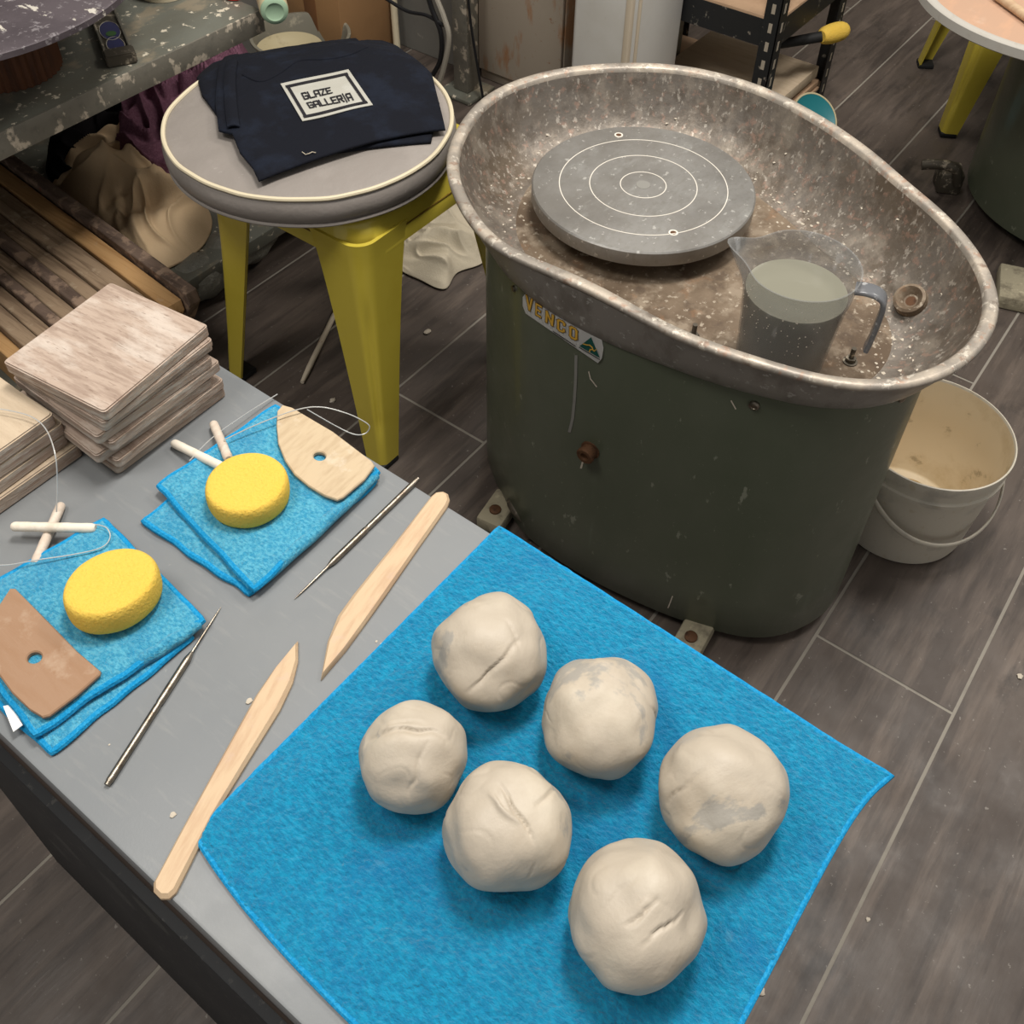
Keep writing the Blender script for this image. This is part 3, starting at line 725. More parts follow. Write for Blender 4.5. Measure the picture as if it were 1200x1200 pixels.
# ------------------------------------------------------------------ pottery wheel
WC = Vector((.985, .47))
rim_px = [(522.7, 203), (525, 170), (543, 137), (567, 110), (610, 90), (673, 76), (740, 73), (787, 74), (833, 82), (900, 102), (971, 140), (1025, 178), (1070, 219), (1112, 252), (1151, 297), (1172, 340), (1175, 350), (1173, 377), (1153, 410), (1120, 437), (1073, 455), (1013, 458), (950, 445), (900, 427), (833, 410), (767, 380), (700, 343), (633, 313), (577, 290), (543, 250)]
RIMZ = .56
def radial_table(poly, n=180, smooth=6):
    out = []
    for k in range(n):
        a = 2*PI*k/n; d = Vector((math.cos(a), math.sin(a))); best = 0
        for i in range(len(poly)):
            p = Vector(poly[i][:2])-WC; q = Vector(poly[(i+1) % len(poly)][:2])-WC; e = q-p
            den = d.x*e.y-d.y*e.x
            if abs(den) < 1e-12: continue
            t = (p.x*e.y-p.y*e.x)/den; s = (p.x*d.y-p.y*d.x)/den
            if t > 0 and -1e-6 <= s <= 1+1e-6: best = max(best, t)
        out.append(best)
    for _ in range(smooth*3):
        out = [(out[i-1]+2*out[i]+out[(i+1) % n])/4 for i in range(n)]
    return out
RIM = radial_table([at(x, y, RIMZ) for x, y in rim_px])
body_poly = [(.846, .649), (.818, .613), (.786, .56), (.775, .499), (.773, .44), (.778, .382), (.789, .31), (.803, .255), (.828, .2), (.875, .146), (.949, .121), (1.02, .14), (1.075, .2), (1.12, .28), (1.16, .38), (1.185, .48), (1.18, .58), (1.13, .67), (1.03, .725), (.93, .71)]
BODY = radial_table(spline([(*p, 0) for p in body_poly], 6, True), smooth=3)
BODY = [min(max(b, r-.050), r-.010) for b, r in zip(BODY, RIM)]
for _ in range(4): BODY = [(BODY[i-1]+2*BODY[i]+BODY[(i+1) % 180])/4 for i in range(180)]
NR = 180
def rr_(tab, z, off=0., sc=1.):
    return [Vector((WC.x+(tab[k]*sc-off)*math.cos(2*PI*k/NR), WC.y+(tab[k]*sc-off)*math.sin(2*PI*k/NR), z)) for k in range(NR)]
def mixr(t, z, off=0.):
    tab = [lerp(a, b, t) for a, b in zip(RIM, BODY)]; return rr_(tab, z, off)
def body_r(a):
    f = (a % (2*PI))/(2*PI)*NR; i = int(f) % NR; t = f-int(f)
    return lerp(BODY[i], BODY[(i+1) % NR], t)
def onbody(px, py, off=.0012):
    """the spot on the upright side of the wheel housing seen at this place of the photograph"""
    d = ray(px, py); lo = None
    def ins(t):
        p = EYE+d*t; v = Vector((p.x-WC.x, p.y-WC.y)); return v.length-body_r(math.atan2(v.y, v.x))-off
    t = .7
    while t < 2.4 and ins(t) > 0: t += .004
    a, b = t-.004, t
    for _ in range(30):
        m_ = (a+b)/2
        if ins(m_) > 0: a = m_
        else: b = m_
    return EYE+d*a
PW = thing('pottery_wheel', 'large green electric pottery wheel with clay-splashed oval aluminium tray and grey wheel head', 'pottery wheel', (1.0, .47, 0))
bm = new()
rings(bm, [rr_(BODY, .022, .012), rr_(BODY, .020, .004), rr_(BODY, .024, .0), rr_(BODY, .10), rr_(BODY, .2), rr_(BODY, .3), rr_(BODY, .4), rr_(BODY, .4835)], True, True, False)
housing = link('housing', bm, 'green', PW, angle=50)
bm = new(); rings(bm, [rr_(BODY, .004, .04), rr_(BODY, .021, .04)], True, True, True); link('base_plate', bm, 'rubber', PW)
# tray: skirt outside, rolled rim, inner wall, floor
TF = .462
bm = new()
rings(bm, [rr_(BODY, .4832, -.0008), rr_(BODY, .4845, -.0022), mixr(.62, .500, 0), mixr(.40, .520), mixr(.22, .538), mixr(.06, .5520, .0)], True, False, False)
skirt = link('tray_skirt', bm, 'skirt', PW, angle=60)
bm = new()
rings(bm, [rr_(RIM, .5515, .003), rr_(RIM, .5535, .0), rr_(RIM, .5575, -.0002), rr_(RIM, .5605, .0020), rr_(RIM, .5610, .0055), rr_(RIM, .5602, .0125), rr_(RIM, .5585, .0150), rr_(RIM, .553, .0165)], True, False, False)
link('tray_rim', bm, 'rim', PW, angle=60)
bm = new()
wall_prof = [(.0165, .5535), (.0185, .545), (.0225, .53), (.030, .512), (.038, .497), (.047, .486), (.058, .477), (.068, .470), (.075, .4655), (.082, .4635), (.092, TF)]
rings(bm, [rr_(RIM, z_, o_) for o_, z_ in wall_prof], True, False, False)
link('tray_wall', bm, 'tray', PW, angle=60)
bm = new()
R_ = [rr_(RIM, TF, .092)]
for s in (.85, .65, .45, .25, .1): R_.append([Vector((WC.x+(RIM[k]-.092)*s*math.cos(2*PI*k/NR), WC.y+(RIM[k]-.092)*s*math.sin(2*PI*k/NR), TF)) for k in range(NR)])
rings(bm, R_, True, False, True); link('tray_floor', bm, 'tray_floor', PW)
# wheel head
HC = Vector((1.031, .5500)); HR = .1465; HZ = .5115
bm = new()
lathe(bm, HC.x, HC.y, [(.03, .4805), (HR*.90, .4805), (HR*.93, .484), (HR*.93, .489), (HR-.001, .4905), (HR, .492), (HR, HZ-.0018), (HR-.0018, HZ), (HR*.7, HZ), (HR*.4, HZ), (HR*.15, HZ), (.002, HZ)], 128, True, True)
head = link('wheel_head', bm, 'silver', PW, angle=40)
for f in (.205, .48, .752):
    bm = new(); r_ = HR*f
    lathe(bm, HC.x, HC.y, [(r_-.0007, HZ-.0002), (r_-.0005, HZ+.0003), (r_+.0005, HZ+.0003), (r_+.0007, HZ-.0002)], 128)
    link('scribed_ring', bm, 'groove', head)
bm = new(); lathe(bm, HC.x, HC.y, [(.0098, HZ-.0002), (.0094, HZ+.0005), (.001, HZ+.0006)], 48, False, True); link('hub_cap', bm, 'drip', head)
for (x, y) in ((725, 158.5), (789, 273)):
    c = at(x, y, HZ)
    bm = new(); lathe(bm, c.x, c.y, [(.0062, HZ-.0001), (.0060, HZ+.0008), (.0040, HZ+.0008), (.0038, HZ-.0001)], 24); link('pin_hole_collar', bm, 'groove', head)
    bm = new(); lathe(bm, c.x, c.y, [(.0039, HZ+.0003), (.001, HZ+.0002)], 24, False, True); link('bat_pin_hole', bm, 'rust', head)
bm = new(); lathe(bm, HC.x, HC.y, [(.105, TF+.0002), (.102, .470), (.092, .4745), (.05, .476), (.035, .4806)], 64); link('splash_boss', bm, 'tray_floor', PW)
# studs and nuts on the tray floor
for (x, y) in ((996, 424), (812, 396)):
    c = at(x, y, TF)
    bm = new(); lathe(bm, c.x, c.y, [(.0085, TF), (.0085, TF+.0015), (.006, TF+.0018)], 20)
    rings(bm, [[Vector((c.x+.0062*math.cos(PI/3*i), c.y+.0062*math.sin(PI/3*i), z_)) for i in range(6)] for z_ in (TF+.0016, TF+.0066)], True, True, True)
    prof = []
    for i in range(14): prof.append((.0030 if i % 2 else .0026, TF+.0066+i*.0011))
    lathe(bm, c.x, c.y, prof, 14, False, True)
    link('mounting_stud', bm, 'grimy', PW, angle=30)
# drain outlet in the wall by the jug
c = at(1066, 350, .487); ax_ = (Vector((WC.x, WC.y, .58))-c).normalized(); ax_ = Vector((-.55, .25, .8)).normalized(); u_, v_ = frame(ax_)
bm = new()
rings(bm, [[c+ax_*h+(u_*math.cos(2*PI*i/32)+v_*math.sin(2*PI*i/32))*r for i in range(32)] for r, h in ((.0205, -.008), (.019, .002), (.0155, .0035), (.0125, .0), (.0085, -.006), (.0060, -.0065))], True, False, False)
link('drain_outlet', bm, 'tray_floor', PW)
bm = new(); rings(bm, [[c+ax_*-.0063+(u_*math.cos(2*PI*i/32)+v_*math.sin(2*PI*i/32))*r for i in range(32)] for r in (.0062, .001)], True, False, True); link('drain_hole', bm, 'rust', PW)
# dried slip and crumbs in the tray
bm = new(); random.seed(11)
for k in range(330):
    if k < 90:   # along the back corner of floor and wall
        a = random.uniform(-1.25, 1.9); off = random.gauss(.077, .006); zz = .4655
    elif k < 190:
        a = random.choice([random.uniform(-1.9, -.7), random.uniform(-1.6, -1.1)]); off = abs(random.gauss(.06, .02))+.022; zz = None
    else:
        a = random.uniform(0, 2*PI); off = random.uniform(.03, .11); zz = None
    i = int((a % (2*PI))/(2*PI)*NR) % NR
    zz = None
    if off >= .092: zz = TF
    else:
        for (o0, z0), (o1, z1) in zip(wall_prof, wall_prof[1:]):
            if o0 <= off <= o1: zz = lerp(z0, z1, (off-o0)/(o1-o0))
    if zz is None: continue
    p = Vector((WC.x+(RIM[i]-off)*math.cos(a), WC.y+(RIM[i]-off)*math.sin(a), zz))
    if (Vector((p.x, p.y))-HC).length < HR+.01 and zz > .47: continue
    s = random.uniform(.0006, .0022)
    t = bmesh.new(); bmesh.ops.create_icosphere(t, subdivisions=1, radius=s)
    for v in t.verts: v.co = Vector((v.co.x*random.uniform(.8, 1.8), v.co.y*random.uniform(.8, 1.6), v.co.z*.5))+p
    me = bpy.data.meshes.new('t'); t.to_mesh(me); t.free(); bm.from_mesh(me); bpy.data.meshes.remove(me)
cr = link('dried_slip', bm, 'clay_dry', PW); cr['kind'] = 'stuff'
# maker's badge
BQ = [(612.5, 341.5), (708.5, 400), (704, 428), (612.5, 365)]
def bq(u, v, off): 
    p = bil([(*q, 0) for q in BQ], u, v); return onbody(p.x, p.y, off)
bm = new()
nu, nv = 28, 8
G = [[None]*(nv+1) for _ in range(nu+1)]
for i in range(nu+1):
    for j in range(nv+1):
        u, v = i/nu, j/nv
        # round the corners
        du = min(u, 1-u); k = .045
        if du < k:
            t = 1-du/k; sh = .28*(1-math.sqrt(max(0, 1-t*t)))
            v = .5+(v-.5)*(1-2*sh)
        G[i][j] = bm.verts.new(bq(u, v, .0022))
for i in range(nu):
    for j in range(nv): bm.faces.new((G[i][j], G[i+1][j], G[i+1][j+1], G[i][j+1]))
bmesh.ops.solidify(bm, geom=bm.faces[:], thickness=.0006)
badge = link('maker_badge', bm, 'badge', PW); badge['label'] = 'silver white sticker with gold letters and a green triangle'
def Z8(x, y): return (600+x*.1, 333+y*.1)
LQ = {'V': [(172, 140), (232, 178), (232, 315), (172, 280)], 'E': [(285, 232), (340, 266), (332, 385), (282, 355)], 'N': [(408, 325), (480, 368), (468, 478), (402, 440)], 'C': [(540, 415), (612, 452), (606, 562), (540, 535)], 'O': [(685, 497), (756, 535), (752, 652), (682, 618)]}
for mname, w, off in (('gold_dark', .36, .0031), ('gold', .22, .0037)):
    bm = new()
    for ch, q in LQ.items():
        qq = [(*Z8(*p), 0) for p in q]
        def cell(a, b, qq=qq):
            p = bil(qq, a, b); return onbody(p.x, p.y, off)
        for st in GLY[ch]: ribbon(bm, st, w*.75, cell, 3, .5)
    link('lettering', bm, mname, badge, smooth=False)
bm = new(); vs = [bm.verts.new(onbody(*Z8(*p), .0032)) for p in ((927, 622), (1030, 866), (790, 726))]; bm.faces.new(vs); link('triangle_mark', bm, 'logo_green', badge, smooth=False)
bm = new()
idf = lambda u, v: onbody(*Z8(u, v), .0038)
ribbon(bm, [(835, 700), (875, 712), (910, 715), (940, 742), (948, 768), (915, 765), (908, 790)], 12, idf); ribbon(bm, [(948, 768), (962, 785), (985, 765)], 10, idf)
link('animal_outline', bm, 'gold', badge, smooth=False)
bm = new()
for (a, b, n_) in (((480, 552), (745, 728), 16), ((790, 742), (1030, 885), 14)):
    for i in range(n_):
        t0 = i/n_; t1 = (i+.72)/n_
        ribbon(bm, [(lerp(a[0], b[0], t0), lerp(a[1], b[1], t0)), (lerp(a[0], b[0], t1), lerp(a[1], b[1], t1))], 9, idf, 1)
link('fine_print', bm, 'ink', badge, smooth=False)
# knob, drips, screws on the housing
def stub(px, py, prof, m, nm, n=24):
    p = onbody(px, py, 0.0); d = Vector((p.x-WC.x, p.y-WC.y)); a = math.atan2(d.y, d.x)
    p2 = [Vector((WC.x+body_r(a+e)*math.cos(a+e), WC.y+body_r(a+e)*math.sin(a+e), 0)) for e in (-.03, .03)]
    tng = (p2[1]-p2[0]).normalized(); nn = Vector((tng.y, -tng.x, 0))
    if nn.dot(Vector((d.x, d.y, 0))) < 0: nn = -nn
    u_, v_ = frame(nn); bm = new()
    rings(bm, [[p+nn*h+(u_*math.cos(2*PI*i/n)+v_*math.sin(2*PI*i/n))*r for i in range(n)] for r, h in prof], True, False, True)
    return link(nm, bm, m, PW, angle=35)
stub(692, 527, [(.0135, -.002), (.0135, .0015), (.0105, .002), (.0105, .010), (.0122, .0105), (.0122, .014), (.0105, .0155), (.006, .0155), (.0055, .012)], 'rust', 'housing_bolt')
stub(884, 474, [(.0062, -.001), (.0060, .003), (.0035, .0042), (.003, .0035)], 'steel', 'screw')
stub(1056, 466, [(.0055, -.001), (.0053, .003), (.003, .0042)], 'steel', 'screw')
stub(603, 338, [(.004, -.001), (.004, .003), (.002, .0036)], 'steel', 'screw')
idb = lambda u, v: onbody(u, v, .0007)
bm = new()
ribbon(bm, [(675, 418), (674.5, 445), (673, 470), (671, 490), (669.5, 497), (667.5, 505)], 3.4, idb, 2)
link('clay_drip', bm, 'drip', PW, smooth=False)
for p_, w_ in (([(690, 436), (692, 444), (699, 453)], 1.3), ([(684, 537), (681, 548)], 2.2), ([(857, 470), (862, 479)], 1.5), ([(783, 712), (788, 699)], 1.4)):
    bm = new(); ribbon(bm, p_, w_, idb, 2); link('clay_drip', bm, 'clay_dry', PW, smooth=False)
# feet that stick out at floor level
def foot(px, py, rot, mz=.03, s=.034):
    c = at(px, py, mz)
    bm = new(); box(bm, c.x-s, c.x+s, c.y-s*.62, c.y+s*.62, .004, mz, .005, rot)
    f = link('foot', bm, 'pad', PW)
    bm = new(); lathe(bm, c.x-.008, c.y, [(.009, mz-.001), (.009, mz+.003), (.006, mz+.0045)], 18, False, True); link('foot_bolt', bm, 'rust', f)
    return f
foot(584, 594, .15); foot(813, 742, .1)
c = at(612, 602, .035)
bm = new(); tube(bm, spline([(c.x+.03, c.y+.03, .03), (c.x, c.y+.02, .045), (c.x-.01, c.y-.02, .04), (c.x+.015, c.y-.05, .03)], 6), .008, 10)
box(bm, c.x-.02, c.x+.035, c.y-.028, c.y-.008, .01, .035, .004, .4)
link('brake_lever', bm, 'grimy', PW)

# ------------------------------------------------------------------ jug
jt = at(935, 305, .60)
JC = Vector((.888, .272)); JZ0 = TF+.0006; JH = .139
J = thing('measuring_jug', 'translucent grey plastic jug of cloudy water standing in the wheel tray', 'jug', (JC.x, JC.y, JZ0))
spd = math.atan2(.345-JC.y, .835-JC.x)
spd = math.atan2(*(lambda v: (v.y, v.x))(at(852, 285, JZ0+JH)-Vector((JC.x, JC.y, JZ0+JH))))
def jug_ring(r, z, spout=0., n=96):
    out = []
    for i in range(n):
        a = 2*PI*i/n; da = (a-spd+PI) % (2*PI)-PI
        k = r+spout*math.exp(-(da/.24)**2)-spout*.10*math.exp(-((abs(da)-.62)/.25)**2)
        zz = z+(spout*.22*math.exp(-(da/.25)**2))
        out.append(Vector((JC.x+k*math.cos(a), JC.y+k*math.sin(a), zz)))
    return out
t_ = .0016
bm = new()
outer = [(.046, 0., 0), (.0485, .002, 0), (.0495, .01, 0), (.0535, .06, 0), (.0570, .104, 0), (.0585, .106, 0), (.0600, .120, .012), (.0612, .1375, .021), (.0622, .139, .022)]
inner = [(.0605, .139, .021), (.0595, .1365, .0195), (.0583, .12, .011), (.0568, .106, 0), (.0553, .104, 0), (.0518, .06, 0), (.0478, .01, 0), (.045, .004, 0), (.001, .004, 0)]
rings(bm, [jug_ring(r, JZ0+z, s) for r, z, s in outer+inner], True, True, True)
link('jug_body', bm, 'jug', J, angle=50)
bm = new(); rr2 = [jug_ring(r, JZ0+z, 0) for r, z in ((.0444, .0046), (.0472, .0105), (.0512, .06), (.0550, .1035), (.0548, .1040))]
rings(bm, rr2, True, True, False)
rings(bm, [rr2[-1], jug_ring(.001, JZ0+.1040)], True, False, True)
link('water', bm, 'water', J, angle=60)
hd = at(1030, 330, JZ0+JH)-Vector((JC.x, JC.y, JZ0+JH)); hd.z = 0; hd.normalize()
bm = new()
base = Vector((JC.x, JC.y, JZ0))
hp = [base+hd*.058+Vector((0, 0, .124)), base+hd*.070+Vector((0, 0, .1255)), base+hd*.083+Vector((0, 0, .123)), base+hd*.090+Vector((0, 0, .114)), base+hd*.091+Vector((0, 0, .09)), base+hd*.0895+Vector((0, 0, .06)), base+hd*.088+Vector((0, 0, .048))]
side = hd.cross(Vector((0, 0, 1)))
path = spline(hp, 6); R_ = []
for i, p in enumerate(path):
    d = (path[min(i+1, len(path)-1)]-path[max(i-1, 0)]).normalized(); nn = side.cross(d).normalized()
    w_, h_ = .0105, .0032
    if i == len(path)-1: w_ *= .6
    R_.append([p+side*w_*math.copysign(abs(math.cos(2*PI*k/16))**.5, math.cos(2*PI*k/16))+nn*h_*math.copysign(abs(math.sin(2*PI*k/16))**.6, math.sin(2*PI*k/16)) for k in range(16)])
rings(bm, R_, True, True, True)
box(bm, -.001, .001, -.001, .001, -.001, .001) if False else None
link('handle', bm, 'jug_solid', J, angle=50)
# splashes on the jug
bm = new(); random.seed(5)
for k in range(70):
    a = spd+random.uniform(.3, 2.2)+.1; z = random.uniform(.055, .10); r = .0495+(z-.01)/.05*.004+.0004
    if k < 18: z = .106+random.uniform(0, .02); r = .0590
    if k > 60: a = random.uniform(0, 6.28)
    p = Vector((JC.x+r*math.cos(a), JC.y+r*math.sin(a), JZ0+z))
    t = bmesh.new(); bmesh.ops.create_icosphere(t, subdivisions=1, radius=random.uniform(.0003, .0008))
    for v in t.verts: v.co = v.co*Vector((1, 1, 1))[0]+p
    me = bpy.data.meshes.new('t'); t.to_mesh(me); t.free(); bm.from_mesh(me); bpy.data.meshes.remove(me)
o = link('splash_marks', bm, 'clay_dry', J); o['kind'] = 'stuff'

# ------------------------------------------------------------------ bucket
BC = Vector((1.184, .115)); BZ = .195
B = thing('bucket', 'empty cream plastic bucket with hanging handle on the floor behind the wheel', 'bucket', (BC.x, BC.y, 0))
bm = new()
lathe(bm, BC.x, BC.y, [(.092, .0004), (.0965, .003), (.0985, .01), (.1065, .135), (.1072, .150), (.1125, .1515), (.1130, .160), (.1095, .162), (.1100, .176), (.1130, .178), (.1140, BZ-.003), (.1135, BZ), (.1115, BZ+.0005), (.1105, BZ-.003)], 96, True, False)
link('bucket_wall', bm, 'bucket', B, angle=35)
bm = new()
lathe(bm, BC.x, BC.y, [(.1105, BZ-.003), (.1080, .16), (.1040, .12), (.0950, .008), (.092, .0045), (.001, .0045)], 96, False, True); link('bucket_lining', bm, 'bucket_in', B, angle=60)
bm = new()
pr = []
for i in range(64):
    a = 2*PI*i/64; rr0 = .074+.010*noise.noise(Vector((math.cos(a)*1.5, math.sin(a)*1.5, 4)))
    pr.append(Vector((BC.x+rr0*math.cos(a), BC.y+rr0*math.sin(a), .0052)))
f = bm.verts.new((BC.x, BC.y, .0058)); vs = [bm.verts.new(p) for p in pr]
for i in range(64): bm.faces.new((vs[i], vs[(i+1) % 64], f))
link('slip_residue', bm, 'slip', B)
# handle: a half hoop hanging down the near side
e1, e2 = at(1027, 558, .165), at(1181, 562, .165)
d1 = Vector((e1.x-BC.x, e1.y-BC.y, 0)).normalized(); d2 = Vector((e2.x-BC.x, e2.y-BC.y, 0)).normalized()
mid = (d1+d2).normalized()
mid = Vector((-.55, -.83, 0)).normalized(); sd = Vector((-mid.y, mid.x, 0))
ctr = Vector((BC.x, BC.y, .168))
dn = (mid*.78+Vector((0, 0, -.62))).normalized()
hw = .1165
pts = []
for i in range(41):
    a = PI*i/40
    rad = hw*math.cos(a); dep = (math.sin(a)**.8)*.150
    p = ctr+sd*rad+dn*dep
    v = Vector((p.x-BC.x, p.y-BC.y)); 
    if v.length < .1175: v = v.normalized()*.1175 if v.length > 1e-6 else v; p = Vector((BC.x+v.x, BC.y+v.y, p.z))
    pts.append(p)
R_ = []
for i, p in enumerate(pts):
    d = (pts[min(i+1, 40)]-pts[max(i-1, 0)]).normalized()
    nr = Vector((p.x-BC.x, p.y-BC.y, 0)).normalized(); up_ = d.cross(nr).normalized()
    R_.append([p+up_*.0048*math.cos(2*PI*k/12)+nr*.0020*math.sin(2*PI*k/12) for k in range(12)])
bm = new(); rings(bm, R_, True, True, True); link('handle', bm, 'bucket', B, angle=60)

# ------------------------------------------------------------------ yellow stools
def stool(name, label, grp, loc, rotz, half=.155, foot_h=.185, ht=.445, only_legs=None):
    T = thing(name, label, 'stool', (0, 0, 0), grp)
    # rounded square seat
    def rsq(h, r, z, n=10):
        out = []
        for sx, sy, a0 in ((1, 1, 0), (-1, 1, PI/2), (-1, -1, PI), (1, -1, 3*PI/2)):
            for i in range(n+1):
                a = a0+PI/2*i/n
                out.append(Vector((sx*(h-r)+r*math.cos(a), sy*(h-r)+r*math.sin(a), z)))
        return out
    bm = new()
    rings(bm, [rsq(half+.004, .05, ht-.062), rsq(half+.003, .05, ht-.040), rsq(half, .05, ht-.036), rsq(half-.001, .05, ht-.014), rsq(half-.006, .048, ht-.005), rsq(half-.014, .044, ht), rsq(half-.024, .036, ht-.003), rsq(half-.03, .03, ht-.004), rsq(.03, .01, ht-.004)], True, False, True)
    link('seat', bm, 'yellow', T, angle=40)
    bm = new(); tube(bm, rsq(half+.0026, .05, ht-.0385), .0011, 6, closed=True); link('seam', bm, 'yellow_seam', T)
    for sx, sy in ((-1, -1), (1, -1), (1, 1), (-1, 1)):
        bm = new(); R_ = []
        K = 24
        dg = Vector((sx, sy, 0)).normalized(); tn = Vector((-dg.y, dg.x, 0))
        for i in range(K+1):
            t = i/K; z = lerp(ht-.030, .006, t)
            cx = lerp(half-.046, foot_h-.018, t**1.0)
            c = Vector((sx*cx, sy*cx, z))
            w = lerp(.0500, .0185, min(1, t**.75)); 
            # outline: rounded outside corner with two flanks; pressed groove in the middle
            ring = []
            ex = Vector((sx, 0, 0)); ey = Vector((0, sy, 0)); r = w*.62
            gr = .0045*max(0, min(1, (t-.22)*8))*max(0, min(1, (.86-t)*14))
            prof = []
            prof.append(c+ex*(w*1.0)+ey*(-w*.95)); prof.append(c+ex*(w*1.0)+ey*(w-r)*.3)
            for k in range(13):
                a = PI/2*k/12
                p = c+ex*(w-r+r*math.cos(a))+ey*(w-r+r*math.sin(a))
                g = math.exp(-((k-6)/1.9)**2)
                p -= dg*gr*g
                prof.append(p)
            prof.append(c+ey*(w*1.0)+ex*(w-r)*.3); prof.append(c+ey*(w*1.0)+ex*(-w*.95))
            th = .003
            inn = [c+(p-c)*(1-th/max(.006, (p-c).length))*.98-dg*th for p in prof[::-1]]
            R_.append(prof+inn)
        rings(bm, R_, True, True, True)
        lg = link('leg', bm, 'yellow', T, angle=75)
        bm = new(); cx = foot_h-.018
        box(bm, sx*cx-.019, sx*cx+.019, sy*cx-.019, sy*cx+.019, .0005, .012, .003); link('rubber_foot', bm, 'rubber', lg)
    T.location = loc; T.rotation_euler = (0, 0, rotz)
    return T
stool('metal_stool', 'yellow pressed-metal stool under the grey round cushion, between shelf and wheel', 'yellow metal stools', (.942, .995, 0), 0)
stool('metal_stool', 'yellow pressed-metal stool in the back right behind the round work board', 'yellow metal stools', (2.565, .405, 0), math.radians(30))

# ------------------------------------------------------------------ cushion on the stool
CC = Vector((.902, 1.034)); CR = .205
Cu = thing('round_cushion', 'round taupe vinyl cushion with cream piping on the yellow stool', 'cushion', (CC.x, CC.y, .446))
CT = .494
def cush_r(a, k=0): return 1+.008*math.sin(3*a+1)+.006*noise.noise(Vector((math.cos(a)*3, math.sin(a)*3, k)))
def cush_ring(r, z, k=0, n=120):
    out = []
    for i in range(n):
        a = 2*PI*i/n; w = cush_r(a, k)
        zz = z+(.0022*noise.noise(Vector((math.cos(a)*4, math.sin(a)*4, 2.))) if k else 0)
        out.append(Vector((CC.x+r*w*math.cos(a), CC.y+r*w*math.sin(a), zz)))
    return out
bm = new()
rings(bm, [cush_ring(.02, .4468), cush_ring(.17, .4468), cush_ring(.196, .449), cush_ring(.207, .455), cush_ring(.2115, .466), cush_ring(.2120, .476), cush_ring(.2090, .487, 1), cush_ring(.2052, CT-.0015, 1), cush_ring(.198, CT+.001, 1), cush_ring(.17, CT+.005, 1), cush_ring(.12, CT+.009), cush_ring(.06, CT+.010), cush_ring(.01, CT+.010)], True, True, True)
link('cushion_cover', bm, 'vinyl', Cu, angle=75)
bm = new(); tube(bm, cush_ring(.2062, CT-.0002, 1), .0034, 8, closed=True); link('top_piping', bm, 'piping', Cu)
bm = new(); tube(bm, cush_ring(.2075, .4525, 0), .0026, 8, closed=True); link('bottom_piping', bm, 'vinyl', Cu)

# ------------------------------------------------------------------ folded navy apron on the cushion
AZ = CT+.0105
def pad(bm, outline_px, z0, th, hfun, steps=26, n=160, drape=None):
    """soft folded pile of cloth from a traced outline, star-shaped about its middle"""
    pts = []
    for x, y in outline_px:
        zz = z0+th
        for _ in range(6):
            p = at(x, y, zz); zz = z0+th*.8+(drape(p.x, p.y) if drape else 0)
        pts.append(p)
    c = sum(pts, Vector())/len(pts)
    per = []
    seg = [(pts[i], pts[(i+1) % len(pts)]) for i in range(len(pts))]
    tot = sum((b-a).length for a, b in seg)
    for a, b in seg:
        k = max(2, int(n*(b-a).length/tot))
        for i in range(k): per.append(a.lerp(b, i/k))
    R_ = []
    # underside ring, edge roll, top
    def rg(s, z): return [Vector((c.x+(p.x-c.x)*s, c.y+(p.y-c.y)*s, z if not callable(z) else z(c.x+(p.x-c.x)*s, c.y+(p.y-c.y)*s))) for p in per]
    low = (lambda x, y: z0+(drape(x, y) if drape else 0))
    R_.append(rg(.02, low)); R_.append(rg(.9, low)); R_.append(rg(.985, low))
    R_.append(rg(1.0, lambda x, y: low(x, y)+th*.35)); R_.append(rg(1.0, lambda x, y: low(x, y)+th*.7)); 
    for i in range(steps+1):
        s = .992-(.98)*(i/steps)
        e = min(1, (1-s)*14)
        R_.append(rg(s, lambda x, y, s=s, e=e: low(x, y)+th*(.86+.14*e)+hfun(x, y)*min(1, (1-s)*5)))
    rings(bm, R_, True, True, True)
    return c
def drape(x, y):
    r = math.hypot(x-CC.x, y-CC.y)
    return -.012*max(0, (r-.06)/.14)**2 if r < .2 else -.012-(r-.2)*.45
Ap = thing('folded_apron', 'folded navy blue apron with a printed grey label, lying on the round cushion', 'apron', (.9, 1.0, AZ))
f1 = lambda x, y: .004*max(0, noise.noise(Vector((x*18, y*18, 1))))+.0015*noise.noise(Vector((x*40, y*40, 5)))
bm = new(); pad(bm, [(248, 70), (300, 58), (345, 48), (416, 30), (424, 44), (448, 36), (466, 48), (480, 66), (515, 120), (505, 165), (320, 190), (285, 160), (258, 140), (236, 110), (230, 90)], AZ, .010, f1, drape=drape)
link('lower_layer', bm, 'navy', Ap, angle=60)
def f2(x, y):
    return .004*max(0, noise.noise(Vector((x*14+3, y*14, 1))))+.0012*noise.noise(Vector((x*45, y*45, 8)))
bm = new(); pad(bm, [(262, 64), (272, 70), (290, 84), (330, 73), (380, 60), (420, 50), (434, 40), (450, 44), (466, 54), (506, 86), (512, 110), (522, 151), (440, 164), (380, 182), (303, 211), (296, 196), (281, 178), (272, 156), (256, 152), (252, 120), (254, 90)], AZ+.0105, .007, f2, drape=drape)
apron = link('upper_layer', bm, 'navy', Ap, angle=60)
# strap / doubled side fold
bm = new()
st = [at(x, y, AZ+.0195) for x, y in [(264, 66), (262, 90), (263, 120), (266, 148)]]
def strap(u, v):
    p = spline(st, 10)[int(round(u*30))].copy()
    q = p+(at(277, 100, AZ+.0195)-at(263, 100, AZ+.0195))*v
    q.z = AZ+.0215+drape(q.x, q.y)+.0025*math.sin(PI*v); return q
sheet(bm, strap, 30, 6, .002); link('strap', bm, 'navy', Ap)
